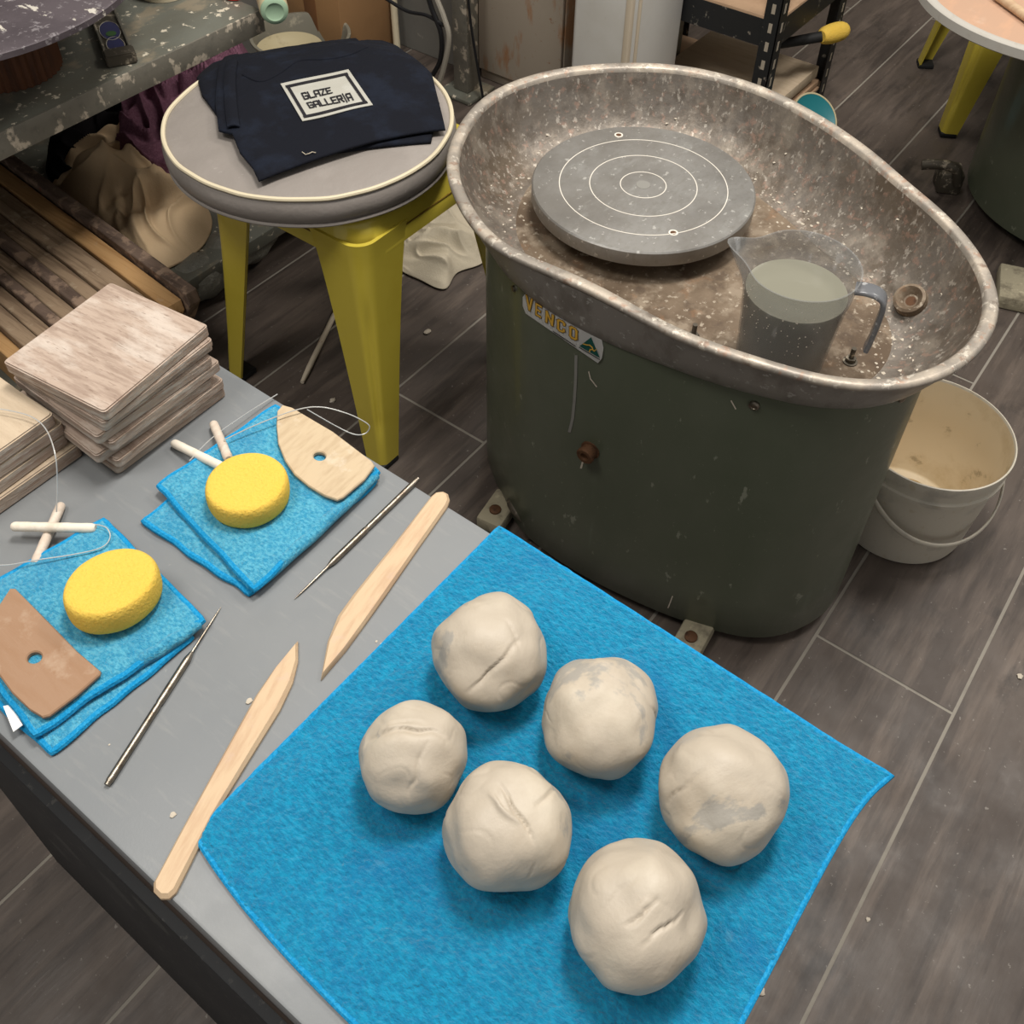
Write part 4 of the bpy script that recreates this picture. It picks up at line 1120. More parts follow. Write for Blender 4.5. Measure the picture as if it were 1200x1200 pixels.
# neckline band seen as a soft ridge
nb = [(285, 88), (305, 96), (325, 88), (350, 72), (380, 70), (405, 66), (430, 56)]
LBZ = AZ+.0186
def onap(px, py, off=0.):
    z = LBZ
    for _ in range(6):
        p = at(px, py, z); z = AZ+.0105+.007+drape(p.x, p.y)+f2(p.x, p.y)+.0014+off
    return at(px, py, z)
bm = new(); tube(bm, spline([onap(x, y, -.0022) for x, y in nb], 6), .0028, 8); link('neck_seam', bm, 'navy', Ap)
def Z7(x, y): return (320+x*.10833, 70+y*.10833)
PQ = [Z7(80, 258), Z7(815, 102), Z7(1080, 487), Z7(318, 662)]
def pq(u, v, off):
    p = bil([(*q, 0) for q in PQ], u, v)
    p.y += .9*math.sin(PI*u*2)*(v-.3)
    return onap(p.x, p.y, off)
bm = new(); sheet(bm, lambda u, v: pq(u, v, .0006), 24, 16, .0008); lab = link('printed_label', bm, 'patch', Ap); lab['label'] = 'light grey rectangular label with black border and lettering'
bm = new()
fr = [(.075, .10), (.925, .10), (.925, .90), (.075, .90)]
for i in range(4):
    a, b = fr[i], fr[(i+1) % 4]
    if i % 2 == 0: ribbon(bm, [a, b], .062, lambda u, v: pq(u, v, .0016), 24)
    else: ribbon(bm, [a, b], .045, lambda u, v: pq(u, v, .0016), 14)
link('label_border', bm, 'ink', lab, smooth=False)
bm = new()
fnz = lambda x, y: onap(*Z7(x, y), .0018)
letters(bm, 'GLAZE', [(308, 362), (612, 300), (638, 355), (342, 425)], .19, .42, fnz)
letters(bm, 'GALLERIA', [(366, 466), (828, 362), (866, 430), (400, 518)], .19, .42, fnz)
link('label_lettering', bm, 'ink', lab, smooth=False)
bm = new(); tube(bm, [onap(x, y, .0012) for x, y in ((354, 178), (358, 181), (362, 180), (366, 178), (370, 179))], .0006, 6); link('loose_thread', bm, 'offwhite', Ap)

# ------------------------------------------------------------------ low shelving on the left
SX0, SX1, SY0, SY1 = .05, at(314, 14, .5).x, 1.335, 1.985
S = thing('shelving_unit', 'grey clay-smeared shelving unit at the upper left, holding planks and cloths', 'shelf', (.6, 1.7, 0))
bm = new(); box(bm, SX0, SX1, SY0+.004, SY1, .466, .5, .002); link('upper_shelf', bm, 'shelf', S)
bm = new(); box(bm, SX0, SX1, SY0, SY0+.0038, .462, .5005, .001); link('front_lip', bm, 'shelf_edge', S)
bm = new(); box(bm, SX0, 1.36, SY0, SY1, .062, .09, .002); link('lower_shelf', bm, 'shelf', S)
bm = new(); box(bm, SX0, SX1, SY1, SY1+.015, .0, .5, .001); link('back_panel', bm, 'wall', S)
for (x, y) in ((SX0+.02, SY0+.03), (SX1-.02, SY1-.03), (SX0+.02, SY1-.03), (SX1-.02, SY0+.40)):
    bm = new(); box(bm, x-.018, x+.018, y-.018, y+.018, 0, .0618, .002); box(bm, x-.018, x+.018, y-.018, y+.018, .0902, .4655, .002); link('leg', bm, 'darkmetal', S)

# planks standing on edge on the lower shelf
random.seed(21)
pl_m = ['brown3', 'brown2', 'brown1', 'brown1', 'brown1', 'brown3', 'brown1', 'brown3', 'brown1', 'brown1', 'brown2']
pl_lab = ['longest plank standing on edge, dark with clay splashes, nearest the beige cloth', 'honey-coloured pine plank standing on edge beside the dark splashed one',
  'greyish plank third from the beige cloth', 'dull brown plank fourth from the beige cloth', 'brown plank fifth from the beige cloth', 'dark plank with rusty spots sixth from the beige cloth',
  'brown plank seventh from the beige cloth', 'dark brown plank eighth from the beige cloth', 'brown plank ninth from the beige cloth, showing above the taller board stack', 'brown plank tenth from the beige cloth, low at the left edge of the photo', 'pale pine plank last from the beige cloth, behind the shorter board stack']
xx = .742
for k in range(11):
    th = [.022, .030, .024, .018, .024, .020, .026, .018, .024, .026, .024][k]
    hh = [.115, .100, .094, .100, .092, .098, .086, .092, .080, .086, .07][k]
    ye = [1.185, 1.20, 1.21, 1.20, 1.19, 1.20, 1.19, 1.20, 1.19, 1.21, 1.20][k]
    bm = new(); L2 = .74
    t = bmesh.new()
    prof2 = [(0, 0), (L2, 0), (L2, hh), (-.05, hh), (-.055, hh*.8)]
    rings(t, [[Vector((sx, yy+.05, zz)) for yy, zz in prof2] for sx in (0, th)], True, True, True)
    bmesh.ops.bevel(t, geom=t.edges[:], offset=.0015, segments=1, affect='EDGES')
    bmesh.ops.transform(t, matrix=Matrix.Translation((xx-th, ye, .0905)) @ Matrix.Rotation(-.092, 4, 'Z'), verts=t.verts[:])
    me = bpy.data.meshes.new('t'); t.to_mesh(me); t.free(); bm.from_mesh(me); bpy.data.meshes.remove(me)
    cx = xx-th/2
    o = link('plank', bm, pl_m[k], origin=(cx, 1.6, .0905), angle=30)
    tag(o, pl_lab[k], 'plank', 'planks on edge on the lower shelf'); xx -= th+.0015+random.random()*.001

# crumpled cloths
def heap(name, label, cat, px_outline, z0, ht, m, seed, folds, n=150, steps=90, stretch=(1, 1)):
    pts = [at(x, y, z0+ht*.4) for x, y in px_outline]
    c = sum(pts, Vector())/len(pts)
    per = spline(pts, 22, True)
    bm = new(); R_ = []
    def h(p, s):
        x, y = p.x, p.y
        dome = (1-s**2.6)
        warp = Vector((noise.noise(Vector((x*6, y*6, seed))), noise.noise(Vector((x*6, y*6, seed+7))), 0))*.06
        q = Vector((x, y, 0))+warp
        v = 0
        for (ang, fr_, am, ph) in folds:
            t = (q.x*math.cos(ang)+q.y*math.sin(ang))*fr_+ph
            v += am*(.5+.5*math.cos(2*t))**1.6
        v += .3*noise.noise(Vector((x*9, y*9, seed+3)))
        nn = noise.noise(Vector((q.x*24, q.y*13, seed+5))); v += .42*(max(0, .28-abs(nn))/.28)**2
        return z0+.004+ht*dome*(.45+.55*max(-.5, v))
    R_.append([Vector((lerp(c.x, p.x, .95), lerp(c.y, p.y, .95), z0)) for p in per])
    for i in range(steps+1):
        s = 1-(.985)*(i/steps)
        R_.append([Vector((lerp(c.x, p.x, s), lerp(c.y, p.y, s), max(z0+.002, h(Vector((lerp(c.x, p.x, s), lerp(c.y, p.y, s), 0)), s)))) for p in per])
    rings(bm, R_, True, True, True)
    return tag(link(name, bm, m, origin=(c.x, c.y, z0), angle=180), label, cat)
heap('crumpled_cloth', 'crumpled beige cotton cloth on the lower shelf beside the planks', 'cloth',
     [(56, 190), (95, 150), (150, 150), (205, 188), (242, 232), (238, 265), (208, 290), (172, 297), (120, 262), (74, 228)], .0902, .095, 'beige', 2., [(.5, 22, .9, .3), (1.9, 14, .45, 1.), (1.1, 46, .28, 0.), (2.6, 60, .16, 1.)])
heap('crumpled_towel', 'plum purple terry towel heaped on the lower shelf behind the stool cushion', 'towel',
     [(118, 150), (150, 95), (215, 50), (285, 40), (318, 80), (305, 130), (255, 185), (205, 224), (160, 226), (130, 198)], .0904, .19, 'purple', 5., [(2.2, 20, .8, .3), (.4, 12, .4, 1.), (1.6, 42, .3, .4)])
heap('crumpled_cloth', 'black cotton cloth behind the beige cloth on the lower shelf', 'cloth',
     [(45, 170), (80, 120), (130, 95), (190, 100), (180, 150), (120, 175), (70, 200)], .0902, .13, 'blackcloth', 8., [(1.2, 20, .7, .3)])
heap('floor_rag', 'off-white cotton rag dropped on the floor between stool and wheel', 'rag',
     [(470, 250), (520, 235), (580, 238), (580, 275), (566, 300), (536, 312), (521, 331), (495, 322), (462, 300)], .001, .05, 'offwhite', 11., [(.9, 34, .8, .2), (2.3, 22, .5, .6), (.2, 70, .3, 0)])
# grey plastic wrapped roll on the floor under the shelf
c0, c1 = at(215, 345, .05), at(318, 262, .05)
bm = new(); pts = [c0.lerp(c1, i/14) for i in range(15)]
tube(bm, [Vector((p.x, p.y+.01, .0505+.003*math.sin(i))) for i, p in enumerate(pts)], [.028, .040]+[.044+.004*math.sin(i*1.7) for i in range(11)]+[.040, .026], 28)
for v in bm.verts: v.co += v.co.normalized()*.006*noise.noise(v.co*22); v.co.z = max(.001, v.co.z)
tag(link('plastic_wrapped_roll', bm, 'bag', origin=(c0.x, c0.y, 0), angle=70), 'grey plastic wrapped roll on the floor under the shelf edge beside the stool leg', 'roll')
# brush handle on the floor
a, b = at(354, 448, .006), at(392, 368, .006)
T = thing('paintbrush', 'thin paint-stained brush lying on the floor under the yellow stool', 'brush', (a.x, a.y, 0))
bm = new(); tube(bm, [a.lerp(b, i/10) for i in range(11)], [.0035, .0045]+[.005]*8+[.0045], 12); link('handle', bm, 'stick', T)
bm = new(); e = b+(b-a).normalized()*.05; tube(bm, [b.lerp(e, i/5) for i in range(6)], [.0046, .0055, .0055, .005, .006, .003], 12); link('ferrule', bm, 'rust', T)

# ------------------------------------------------------------------ things on the upper shelf
D = thing('banding_disc', 'large splattered purple-grey disc on a brown ribbed base at the top left corner', 'disc', (.62, 1.56, .5006))
dc = at(20, -150, .62)
dc = Vector((.70, 1.545, .64))
q0 = [at(0, 62, .64), at(70, 38, .64), at(135, 0, .64)]
# circle through the three measured edge points
ax1, ay1, bx1, by1, cx1, cy1 = q0[0].x, q0[0].y, q0[1].x, q0[1].y, q0[2].x, q0[2].y
den = 2*(ax1*(by1-cy1)+bx1*(cy1-ay1)+cx1*(ay1-by1))
ux = ((ax1**2+ay1**2)*(by1-cy1)+(bx1**2+by1**2)*(cy1-ay1)+(cx1**2+cy1**2)*(ay1-by1))/den
uy = ((ax1**2+ay1**2)*(cx1-bx1)+(bx1**2+by1**2)*(ax1-cx1)+(cx1**2+cy1**2)*(bx1-ax1))/den
dr = math.hypot(ax1-ux, ay1-uy)
bm = new(); lathe(bm, ux, uy, [(.01, .628), (dr-.004, .628), (dr, .630), (dr, .638), (dr-.003, .640), (.01, .640)], 96, True, True); link('disc_plate', bm, 'splatter', D, angle=40)
pc = at(22, 60, .54); pc = Vector((lerp(pc.x, ux, .10), lerp(pc.y, uy, .45), 0))
bm = new(); n_ = 80
rings(bm, [[Vector((pc.x+(r+.002*math.cos(i*PI))*math.cos(2*PI*i/n_), pc.y+(r+.002*math.cos(i*PI))*math.sin(2*PI*i/n_), z_)) for i in range(n_)] for r, z_ in ((.075, .5007), (.075, .61), (.06, .6275))], True, True, True)
link('ribbed_base', bm, 'cane', D, angle=20)
bm = new(); a = at(30, 45, .56); b = at(33, 80, .507); tube(bm, spline([a, at(29, 62, .53), b, at(50, 80, .506)], 6), .006, 10); tube(bm, [at(-5, 96, .506), at(22, 86, .506), at(34, 82, .506)], .005, 10)
link('tripod_foot', bm, 'grimy', D)
# blue-labelled tool lying on the shelf
a, b = at(141, 66, .512), at(112, -6, .512); d = (b-a); d.z = 0; d.normalize(); s_ = Vector((d.y, -d.x, 0))
T = thing('spirit_level', 'small metal-framed tool with a blue label lying across the shelf edge', 'tool', (a.x, a.y, .5006))
def obox(bm, c, l, w, z0, z1, bev=.001):
    t = bmesh.new(); bmesh.ops.create_cube(t, size=1, matrix=Matrix.Diagonal((l, w, z1-z0, 1)))
    bmesh.ops.bevel(t, geom=t.edges[:], offset=bev, segments=2, affect='EDGES')
    bmesh.ops.transform(t, matrix=Matrix.Translation((c.x, c.y, (z0+z1)/2)) @ Matrix.Rotation(math.atan2(d.y, d.x), 4, 'Z'), verts=t.verts[:])
    me = bpy.data.meshes.new('t'); t.to_mesh(me); t.free(); bm.from_mesh(me); bpy.data.meshes.remove(me)
Lb = .17
m0 = a+d*Lb/2
bm = new(); obox(bm, m0, Lb, .036, .5008, .509); link('bar', bm, 'grimy', T)
for sg in (-1, 1):
    bm = new(); obox(bm, m0+s_*sg*.019, Lb, .004, .5008, .514); link('side_rail', bm, 'shelf_edge', T)
bm = new(); obox(bm, a+d*.006, .030, .046, .5008, .518, .002); link('end_block', bm, 'grimy', T)
bm = new()
def oval(t0, t1, w): return [tuple(((a+d*((t0+t1)/2+(t1-t0)/2*math.cos(2*PI*i/28)))+s_*w*math.sin(2*PI*i/28))[:2]) for i in range(28)]
slab(bm, oval(.018, .072, .0125), .509, .5100); slab(bm, oval(.064, .13, .0150), .509, .5103); link('label', bm, 'blue_label', T, smooth=False)
bm = new(); slab(bm, [tuple(((a+d*(.085+.009*math.cos(2*PI*i/20)))+s_*.008*math.sin(2*PI*i/20))[:2]) for i in range(20)], .5103, .5108); link('green_dot', bm, 'leaf', T, smooth=False)
bm = new()
for o_ in (oval(.017, .073, .0133), oval(.063, .131, .0157)): tube(bm, [Vector((*p, .5102)) for p in o_], .0006, 6, closed=True)
link('label_outline', bm, 'label_line', T)
# black pot with cream foot ring
c = at(190, -22, .52)
T = thing('glazed_pot', 'black pot with a cream foot at the top edge of the shelf', 'pot', (c.x, c.y, .5006))
bm = new(); lathe(bm, c.x, c.y, [(.030, .5045), (.040, .508), (.052, .53), (.056, .56), (.054, .585), (.050, .585), (.052, .56), (.048, .53), (.01, .512)], 48, True, True); link('pot_wall', bm, 'ink', T)
bm = new(); lathe(bm, c.x, c.y, [(.034, .5008), (.0415, .5008), (.0420, .5065), (.034, .5065)], 48); link('foot_ring', bm, 'piping', T)
c = at(276, -8, .505)
bm = new(); lathe(bm, c.x, c.y, [(.018, .5008), (.022, .502), (.022, .514), (.019, .516), (.001, .516)], 32, True, True)
tag(link('red_disc', bm, 'red', origin=(c.x, c.y, .5006)), 'small red plastic lid at the top edge of the photo on the shelf', 'lid')
# rolling pin with mint end hanging over the shelf end
e = at(324, 14, .53); ax2 = (at(306, -26, .545)-e).normalized()
e = at(322, 14, .5245); ax2 = at(306, -40, .5245)-e; ax2.normalize()
T = thing('ceramic_cylinder', 'cream cylinder with a pale green end lying at the shelf corner', 'cylinder', (e.x, e.y, .5006))
u_, v_ = frame(ax2)
bm = new(); rings(bm, [[e+ax2*h+(u_*math.cos(2*PI*i/36)+v_*math.sin(2*PI*i/36))*r for i in range(36)] for r, h in ((.0205, .003), (.023, .007), (.0235, .02), (.0235, .16), (.02, .165))], True, True, True); link('barrel', bm, 'cream_ceramic', T)
bm = new(); rings(bm, [[e+ax2*h+(u_*math.cos(2*PI*i/36)+v_*math.sin(2*PI*i/36))*r for i in range(36)] for r, h in ((.0225, .0068), (.0215, .002), (.0185, .0), (.015, -.0008), (.012, .0012), (.001, .0016))], True, False, True); link('glazed_end', bm, 'mint', T)

# ------------------------------------------------------------------ background behind the stool
# bowls and cardboard box on the floor
c = at(352, 40, .13)
T = thing('storage_bowl', 'grey crusted plastic bowl behind the stool cushion, holding the cream dishes', 'bowl', (c.x, c.y, 0))
bm = new(); lathe(bm, c.x, c.y, [(.075, .001), (.085, .01), (.112, .12), (.119, .125), (.119, .13), (.112, .13), (.107, .12), (.08, .012), (.01, .01)], 64, True, True); link('bowl_wall', bm, 'grey_ceramic', T)
for k in range(3):
    bm = new(); dx, dy = (-.035, .01) if k < 2 else (-.02, -.005)
    x_, y_ = c.x+dx-.008*k, c.y+dy+.004*k; z_ = .0115+.036*k
    lathe(bm, x_, y_, [(.04, z_), (.062, z_+.012), (.076, z_+.026), (.078, z_+.028), (.075, z_+.028), (.060, z_+.016), (.038, z_+.005), (.001, z_+.004)], 48, True, True)
    o = link('ceramic_dish', bm, 'cream_ceramic', origin=(x_, y_, z_))
    tag(o, ['cream ceramic dish at the bottom of the nest inside the grey bowl', 'cream ceramic dish in the middle of the nest inside the grey bowl', 'uppermost cream ceramic dish in the grey bowl behind the cushion'][k], 'dish', 'cream dishes in the grey bowl')
bx = at(372, 4, .25); by = at(447, 60, 0.1)
T = thing('cardboard_box', 'brown cardboard box with a pale strap standing behind the stool cushion', 'box', (1.76, 1.88, 0))
x0, y1_ = 1.50, 1.95
bm = new(); box(bm, 1.67, 1.85, 1.76, 2.0, .001, .34, .003); link('carton', bm, 'card', T)
bm = new(); box(bm, 1.6685, 1.8515, 1.84, 1.88, .0015, .3415, .001); link('packing_tape', bm, 'card_dark', T)
bm = new(); tube(bm, spline([(1.835, 1.72, .42), (1.85, 1.735, .3), (1.84, 1.74, .15), (1.83, 1.73, .010)], 6), .009, 10)
tag(link('bent_tube', bm, 'piping', origin=(1.84, 1.73, 0)), 'cream bent plastic tube standing against the cardboard box', 'tube')
# grey speckled post with cables
pb = at(541, 118, 0.02); 
pb = Vector((1.79, 1.47, 0))
T = thing('steel_post', 'grey clay-spattered square steel post behind the tray of the wheel', 'post', (pb.x, pb.y, 0))
bm = new(); box(bm, pb.x-.022, pb.x+.022, pb.y-.022, pb.y+.022, .012, .9, .003); link('upright', bm, 'shelf_edge', T)
bm = new(); box(bm, pb.x-.05, pb.x+.05, pb.y-.05, pb.y+.05, .0005, .0118, .003); link('base_plate', bm, 'shelf', T)
for k, (pts, r, m_, lb) in enumerate([
    ([(440, -10, .5), (475, 12, .42), (500, 18, .40), (520, 30, .38)], .004, 'cable', 'black cable sagging across between the box and the steel post'),
    ([(497, -20, .5), (506, 10, .40), (517, 40, .3), (516, 70, .2), (505, 92, .10), (498, 112, .03), (499, 135, 0)], .0055, 'cable', 'black cable hanging down in a curve left of the steel post'),
    ([(508, -10, .5), (520, 20, .4), (526, 45, .3), (520, 80, .2), (512, 105, .05)], .006, 'cable_w', 'pale grey cable hanging beside the steel post'),
    ([(548, -10, .6), (552, 30, .45), (560, 80, .25), (566, 115, .05)], .003, 'cable', 'thin black cable hanging in front of the rusty panel')]):
    bm = new(); P0 = []
    for x, y, z in pts:
        d_ = ray(x, y); t = (1.62 if k != 3 else 1.765)/d_.x; P0.append(EYE+d_*t)
    tube(bm, spline(P0, 8), r, 8); tag(link('cable', bm, m_), lb, 'cable', 'cables behind the stool')
# rusty panel cupboard, white enamel cupboard
RX = 1.86
y_l = (EYE+ray(560, 60)*(RX/ray(560, 60).x)).y; y_r = (EYE+ray(668, 40)*(RX/ray(668, 40).x)).y
T = thing('metal_cupboard', 'off-white cupboard with rust stains behind the left end of the wheel tray', 'cupboard', (RX+.2, (y_l+y_r)/2, 0))
bm = new(); box(bm, RX+.012, RX+.45, y_r+.02, y_l, .0, 1.0, .004); link('carcass', bm, 'rusty', T)
bm = new(); box(bm, RX, RX+.0118, y_r+.022, y_l-.002, .03, .99, .003); link('door', bm, 'rusty', T)
CX = 1.70
ky = (EYE+ray(738, 20)*(CX/ray(738, 20).x)).y; kl = (EYE+ray(671, 20)*(CX/ray(671, 20).x)).y
d_ = ray(800, 20); kr = (EYE+d_*(ky/d_.y)).x
T = thing('white_enamel_cabinet', 'white enamel cabinet with a ribbed corner behind the middle of the wheel tray', 'cabinet', ((CX+kr)/2, (ky+kl)/2, 0))
bm = new(); box(bm, CX, kr, ky, kl, .0, 1.1, .01, seg=3); link('carcass', bm, 'white_metal', T)
bm = new(); box(bm, CX-.003, CX+.012, ky-.004, ky+.010, .0005, 1.08, .003); box(bm, CX+.03, CX+.037, ky-.005, ky+.002, .0005, 1.08, .002); link('corner_trim', bm, 'white_trim', T)

# slotted shelf unit
px0, py0 = 1.925, .765; uX, uY = .375, .42
T = thing('slotted_shelf_unit', 'black slotted-angle shelf unit with chipboard shelves beyond the wheel', 'shelf unit', (px0, py0, 0))
for (x, y) in ((px0, py0), (px0+uX, py0), (px0+uX, py0+uY), (px0, py0+uY)):
    bm = new(); sx = 1 if x == px0 else -1; sy = 1 if y == py0 else -1
    box(bm, *(sorted((x, x+sx*.035))), *(sorted((y, y+sy*.003))), 0.0005, .9, .0005); box(bm, *(sorted((x, x+sx*.003))), *(sorted((y, y+sy*.035))), 0.0005, .9, .0005)
    p = link('upright', bm, 'darkmetal', T, smooth=False)
    bm = new()
    for k in range(22):
        z_ = .03+k*.04
        if sy > 0: slab(bm, [(x+sx*.013, y-.0006), (x+sx*.021, y-.0006), (x+sx*.021, y-.0002), (x+sx*.013, y-.0002)], z_, z_+.02)
        if sx > 0: slab(bm, [(x-.0006, y+sy*.013), (x-.0002, y+sy*.013), (x-.0002, y+sy*.021), (x-.0006, y+sy*.021)], z_, z_+.02)
    if len(bm.verts): link('slots', bm, 'slot', p, smooth=False)
    else: bm.free()
for z_ in (.035, .325, .66):
    bm = new(); box(bm, px0+.004, px0+uX-.004, py0+.004, py0+uY-.004, z_, z_+.014, .001); link('shelf_board', bm, 'board', T)
    bm = new(); box(bm, px0+.0035, px0+.0052, py0+.036, py0+uY-.036, z_-(.05 if z_ > .1 else .03), z_+.008, .0004); box(bm, px0+.036, px0+uX-.036, py0+.0032, py0+.005, z_-.05 if z_ > .1 else z_-.03, z_+.008, .0004)
    bm2 = link('shelf_rail', bm, 'darkmetal', T, smooth=False)
# contents of the lower shelf
for k in range(2):
    z_ = .0495+k*.03
    bm = new(); box(bm, px0+.055, px0+uX-.03-k*.02, py0+.008+.002*k, py0+.30, z_, z_+.028-.012*(1-k), .002)
    tag(link('stacked_board', bm, 'board' if k == 0 else 'ply_pale', origin=(px0+.15, py0+.15, z_)), ['lower wooden board on the bottom level of the slotted shelf unit', 'upper pale wooden board on the bottom level of the slotted shelf unit'][k], 'board', 'boards in the slotted shelf unit')
c = at(945, 108, .05)
# glazed plate leaning out of the unit
T = thing('glazed_plate', 'teal and cream glazed plate leaning on the floor against the slotted shelf unit', 'plate', (2.10, py0-.03, 0))
bm = new(); cc = Vector((2.135, py0-.045, .04)); ax3 = Vector((-.25, -.62, .72)).normalized(); u_, v_ = frame(ax3)
rings(bm, [[cc+ax3*h+(u_*math.cos(2*PI*i/48)+v_*math.sin(2*PI*i/48))*r for i in range(48)] for r, h in ((.02, -.006), (.045, -.003), (.060, .004), (.062, .006), (.058, .006))], True, True, False); link('plate_body', bm, 'cream_ceramic', T)
bm = new(); rings(bm, [[cc+ax3*h+(u_*math.cos(2*PI*i/48)+v_*math.sin(2*PI*i/48))*r for i in range(48)] for r, h in ((.0575, .0060), (.045, .001), (.02, -.002), (.001, -.002))], True, False, True); link('glaze', bm, 'teal', T)
# yellow-handled tool
T = thing('yellow_handled_tool', 'tool with a fat yellow handle sticking out of the slotted shelf unit', 'tool', (px0+.12, py0, .39))
h0 = Vector((px0+.165, py0-.004, .235)); 
t1 = (EYE+ray(962, 43)*((py0-.005)/ray(962, 43).y)); t2 = (EYE+ray(993, 34)*((py0-.030)/ray(993, 34).y))
t0 = (EYE+ray(945, 46)*((py0+.02)/ray(945, 46).y))
bm = new(); pts = [t1.lerp(t2, i/8) for i in range(9)]; tube(bm, pts, [.013, .019, .021, .022, .022, .022, .021, .017, .008], 18); link('handle', bm, 'sponge', T)
bm = new(); tube(bm, [t0+(t0-t1).normalized()*.10, t0, t1.lerp(t2, .02)], [.010, .012, .012], 14); link('shaft', bm, 'rubber', T)
# clutter box low in the unit
bm = new(); box(bm, px0+.02, px0+.2, py0+.31, py0+.41, .0492, .2, .006)
tag(link('storage_tub', bm, 'grey_ceramic', origin=(px0+.1, py0+.36, .0492)), 'dull grey tub on the bottom level of the slotted shelf unit', 'tub')

# ------------------------------------------------------------------ second wheel, far right
W2 = thing('pottery_wheel', 'second dark green pottery wheel under the round board at the right edge', 'pottery wheel', (2.30, .22, 0))
c2 = Vector((2.22, .12)); 
def er(rx, ry, z, n=96, c=c2): return [Vector((c.x+rx*math.cos(2*PI*i/n), c.y+ry*math.sin(2*PI*i/n), z)) for i in range(n)]
BX = .25
bm = new(); rings(bm, [er(BX-.01, BX-.01, .03), er(BX, BX, .033), er(BX, BX, .49)], True, True, True); link('housing', bm, 'green', W2)
bm = new(); rings(bm, [er(BX-.04, BX-.04, .001), er(BX-.04, BX-.04, .0302)], True, True, True); link('base_plate', bm, 'rubber', W2)
c = at(1176, 343, .02); 
bm = new(); box(bm, c.x-.02, c.x+.09, c.y-.05, c.y+.02, .001, .03, .004, .3); link('foot', bm, 'pad', W2)
# pedal
c = at(1110, 205, .03)
P_ = link('pedal_bracket', (lambda b: (box(b, c.x-.03, c.x+.03, c.y-.03, c.y+.02, .001, .05, .006, .5), b)[1])(new()), 'grimy', W2)
bm = new(); a = at(1080, 193, .07); b = at(1120, 198, .07); tube(bm, spline([a, a.lerp(b, .5)+Vector((0, 0, .006)), b, at(1122, 215, .03)], 6), .011, 12); link('pedal_lever', bm, 'grimy', W2)
bm = new(); 
pb2 = at(1189, 142, .25)
rings(bm, [[Vector((pb2.x, pb2.y, pb2.z))+Vector((-1, -.1, 0))*h+Vector((0, math.cos(2*PI*i/18), math.sin(2*PI*i/18)))*r for i in range(18)] for r, h in ((.014, -.12), (.014, .004), (.011, .008))], True, False, True)
bm.free()
# round work board on the second wheel
q0 = [at(1098, 0, .51), at(1141, 36, .51), at(1200, 55, .51)]
ax1, ay1, bx1, by1, cx1, cy1 = q0[0].x, q0[0].y, q0[1].x, q0[1].y, q0[2].x, q0[2].y
den = 2*(ax1*(by1-cy1)+bx1*(cy1-ay1)+cx1*(ay1-by1))
ux2 = ((ax1**2+ay1**2)*(by1-cy1)+(bx1**2+by1**2)*(cy1-ay1)+(cx1**2+cy1**2)*(ay1-by1))/den
uy2 = ((ax1**2+ay1**2)*(cx1-bx1)+(bx1**2+by1**2)*(ax1-cx1)+(cx1**2+cy1**2)*(bx1-ax1))/den
_d = Vector((ux2-bx1, uy2-by1)).normalized(); dr2 = .25; ux2, uy2 = bx1+_d.x*dr2, by1+_d.y*dr2
WB = thing('round_work_board', 'round pinkish work board with a chalky rim on the far right wheel', 'board', (ux2, uy2, .4905))
bm = new(); lathe(bm, ux2, uy2, [(.01, .4905), (dr2-.003, .4905), (dr2, .493), (dr2, .508), (dr2-.003, .5105), (dr2-.014, .5105), (dr2-.016, .5095)], 128, True, False); link('rim', bm, 'board_rim', WB, angle=40)
bm = new(); lathe(bm, ux2, uy2, [(dr2-.0155, .5096), (dr2*.6, .5096), (.01, .5096)], 128, False, True); link('board_surface', bm, 'pinkboard', WB)
a, b = at(1168, -6, .519), at(1215, 28, .519)
bm = new(); tube(bm, [a.lerp(b, i/10) for i in range(11)], .008, 14)
tag(link('wooden_stick', bm, 'tool_wood', origin=(a.x, a.y, .511)), 'pale wooden stick lying on the round work board, top right corner', 'stick')

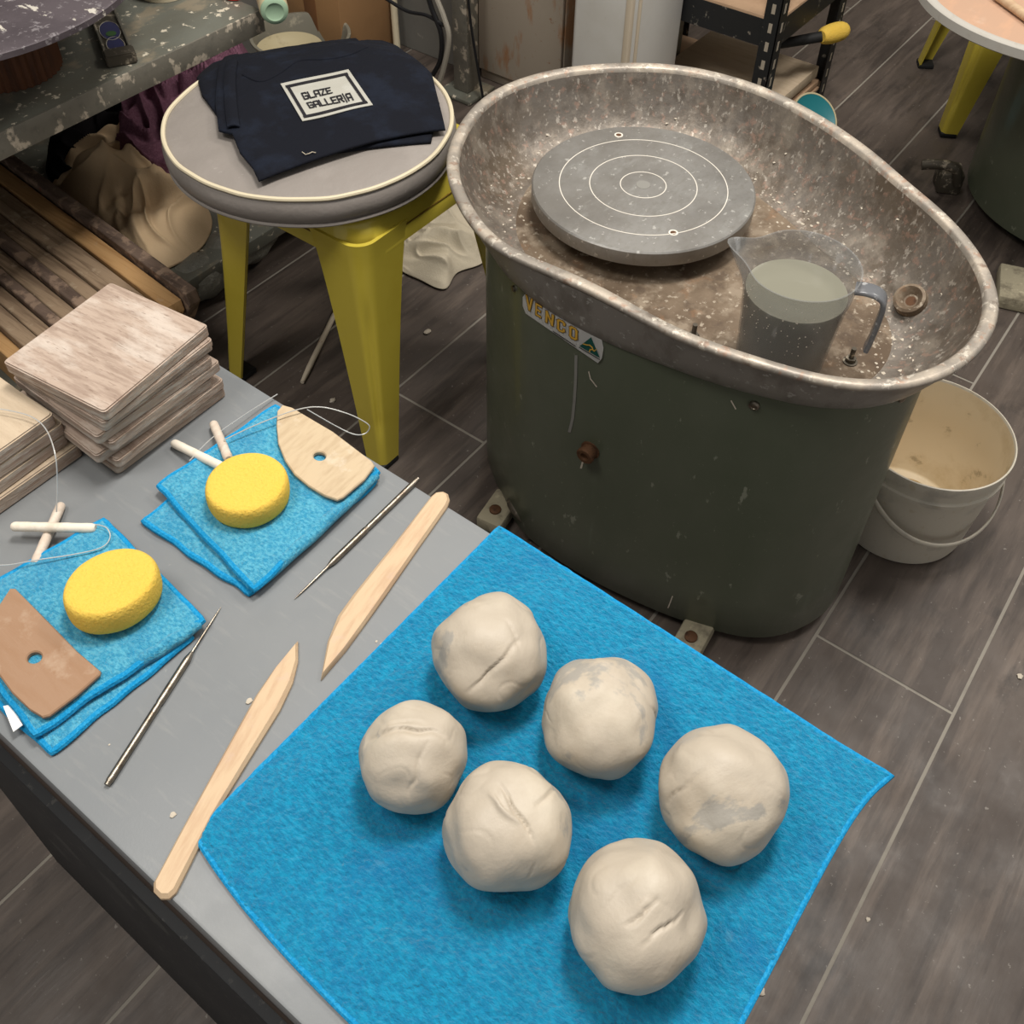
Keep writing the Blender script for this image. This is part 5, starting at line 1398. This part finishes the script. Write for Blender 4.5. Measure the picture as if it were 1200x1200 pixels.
# ------------------------------------------------------------------ clay crumbs on the floor
for k, (x, y, s) in enumerate([(1195, 793, .004), (892, 1163, .004), (1017, 1078, .0025), (501, 390, .006), (390, 470, .005), (730, 1189, .0)]):
    if not s: continue
    c = at(x, y, 0)
    bm = new(); bmesh.ops.create_icosphere(bm, subdivisions=2, radius=s)
    for v in bm.verts: v.co = Vector((v.co.x*1.2, v.co.y*.9, v.co.z*.45))*(1+.5*noise.noise(v.co*400+Vector((k, 0, 0))))+Vector((c.x, c.y, s*.4))
    tag(link('clay_crumb', bm, 'clay_dry', origin=(c.x, c.y, 0)), ['dried clay crumb on the floor at the right edge of the photo', 'dried clay crumb on the floor just right of the towel edge', 'tiny clay crumb on the floor left of the long grout line',
        'clay crumb on the floor between the yellow stool leg and the wheel', 'clay crumb on the floor left of the yellow stool leg'][k], 'clay crumb', 'clay crumbs on the floor')

# ------------------------------------------------------------------ light
def area(name, loc, size, power, col=(1, .95, .88), target=None, sy=None):
    l = bpy.data.lights.new(name, 'AREA'); l.energy = power; l.size = size; l.color = col
    if sy: l.shape = 'RECTANGLE'; l.size_y = sy
    o = bpy.data.objects.new(name, l); C.objects.link(o); o.location = loc
    d = (Vector(target) if target else Vector((loc[0], loc[1], 0)))-Vector(loc)
    o.rotation_euler = d.to_track_quat('-Z', 'Y').to_euler()
    return o
area('ceiling_light', (.9, .35, 2.65), .55, 32, (1, .96, .90), sy=.35)
area('ceiling_light', (-.35, .9, 2.65), .6, 17, (1, .96, .90))
area('ceiling_light', (2.3, -.4, 2.65), .6, 20, (1, .94, .86))
area('ceiling_light', (2.3, 1.2, 2.65), .6, 9, (1, .94, .86))
w = bpy.data.worlds.new('world'); bpy.context.scene.world = w; w.use_nodes = True
w.node_tree.nodes['Background'].inputs[0].default_value = (1, .97, .93, 1)
w.node_tree.nodes['Background'].inputs[1].default_value = .30
vs_ = bpy.context.scene.view_settings
vs_.view_transform = 'Standard'; vs_.look = 'None'; vs_.gamma = 1; vs_.use_curve_mapping = False; vs_.exposure = 0.46
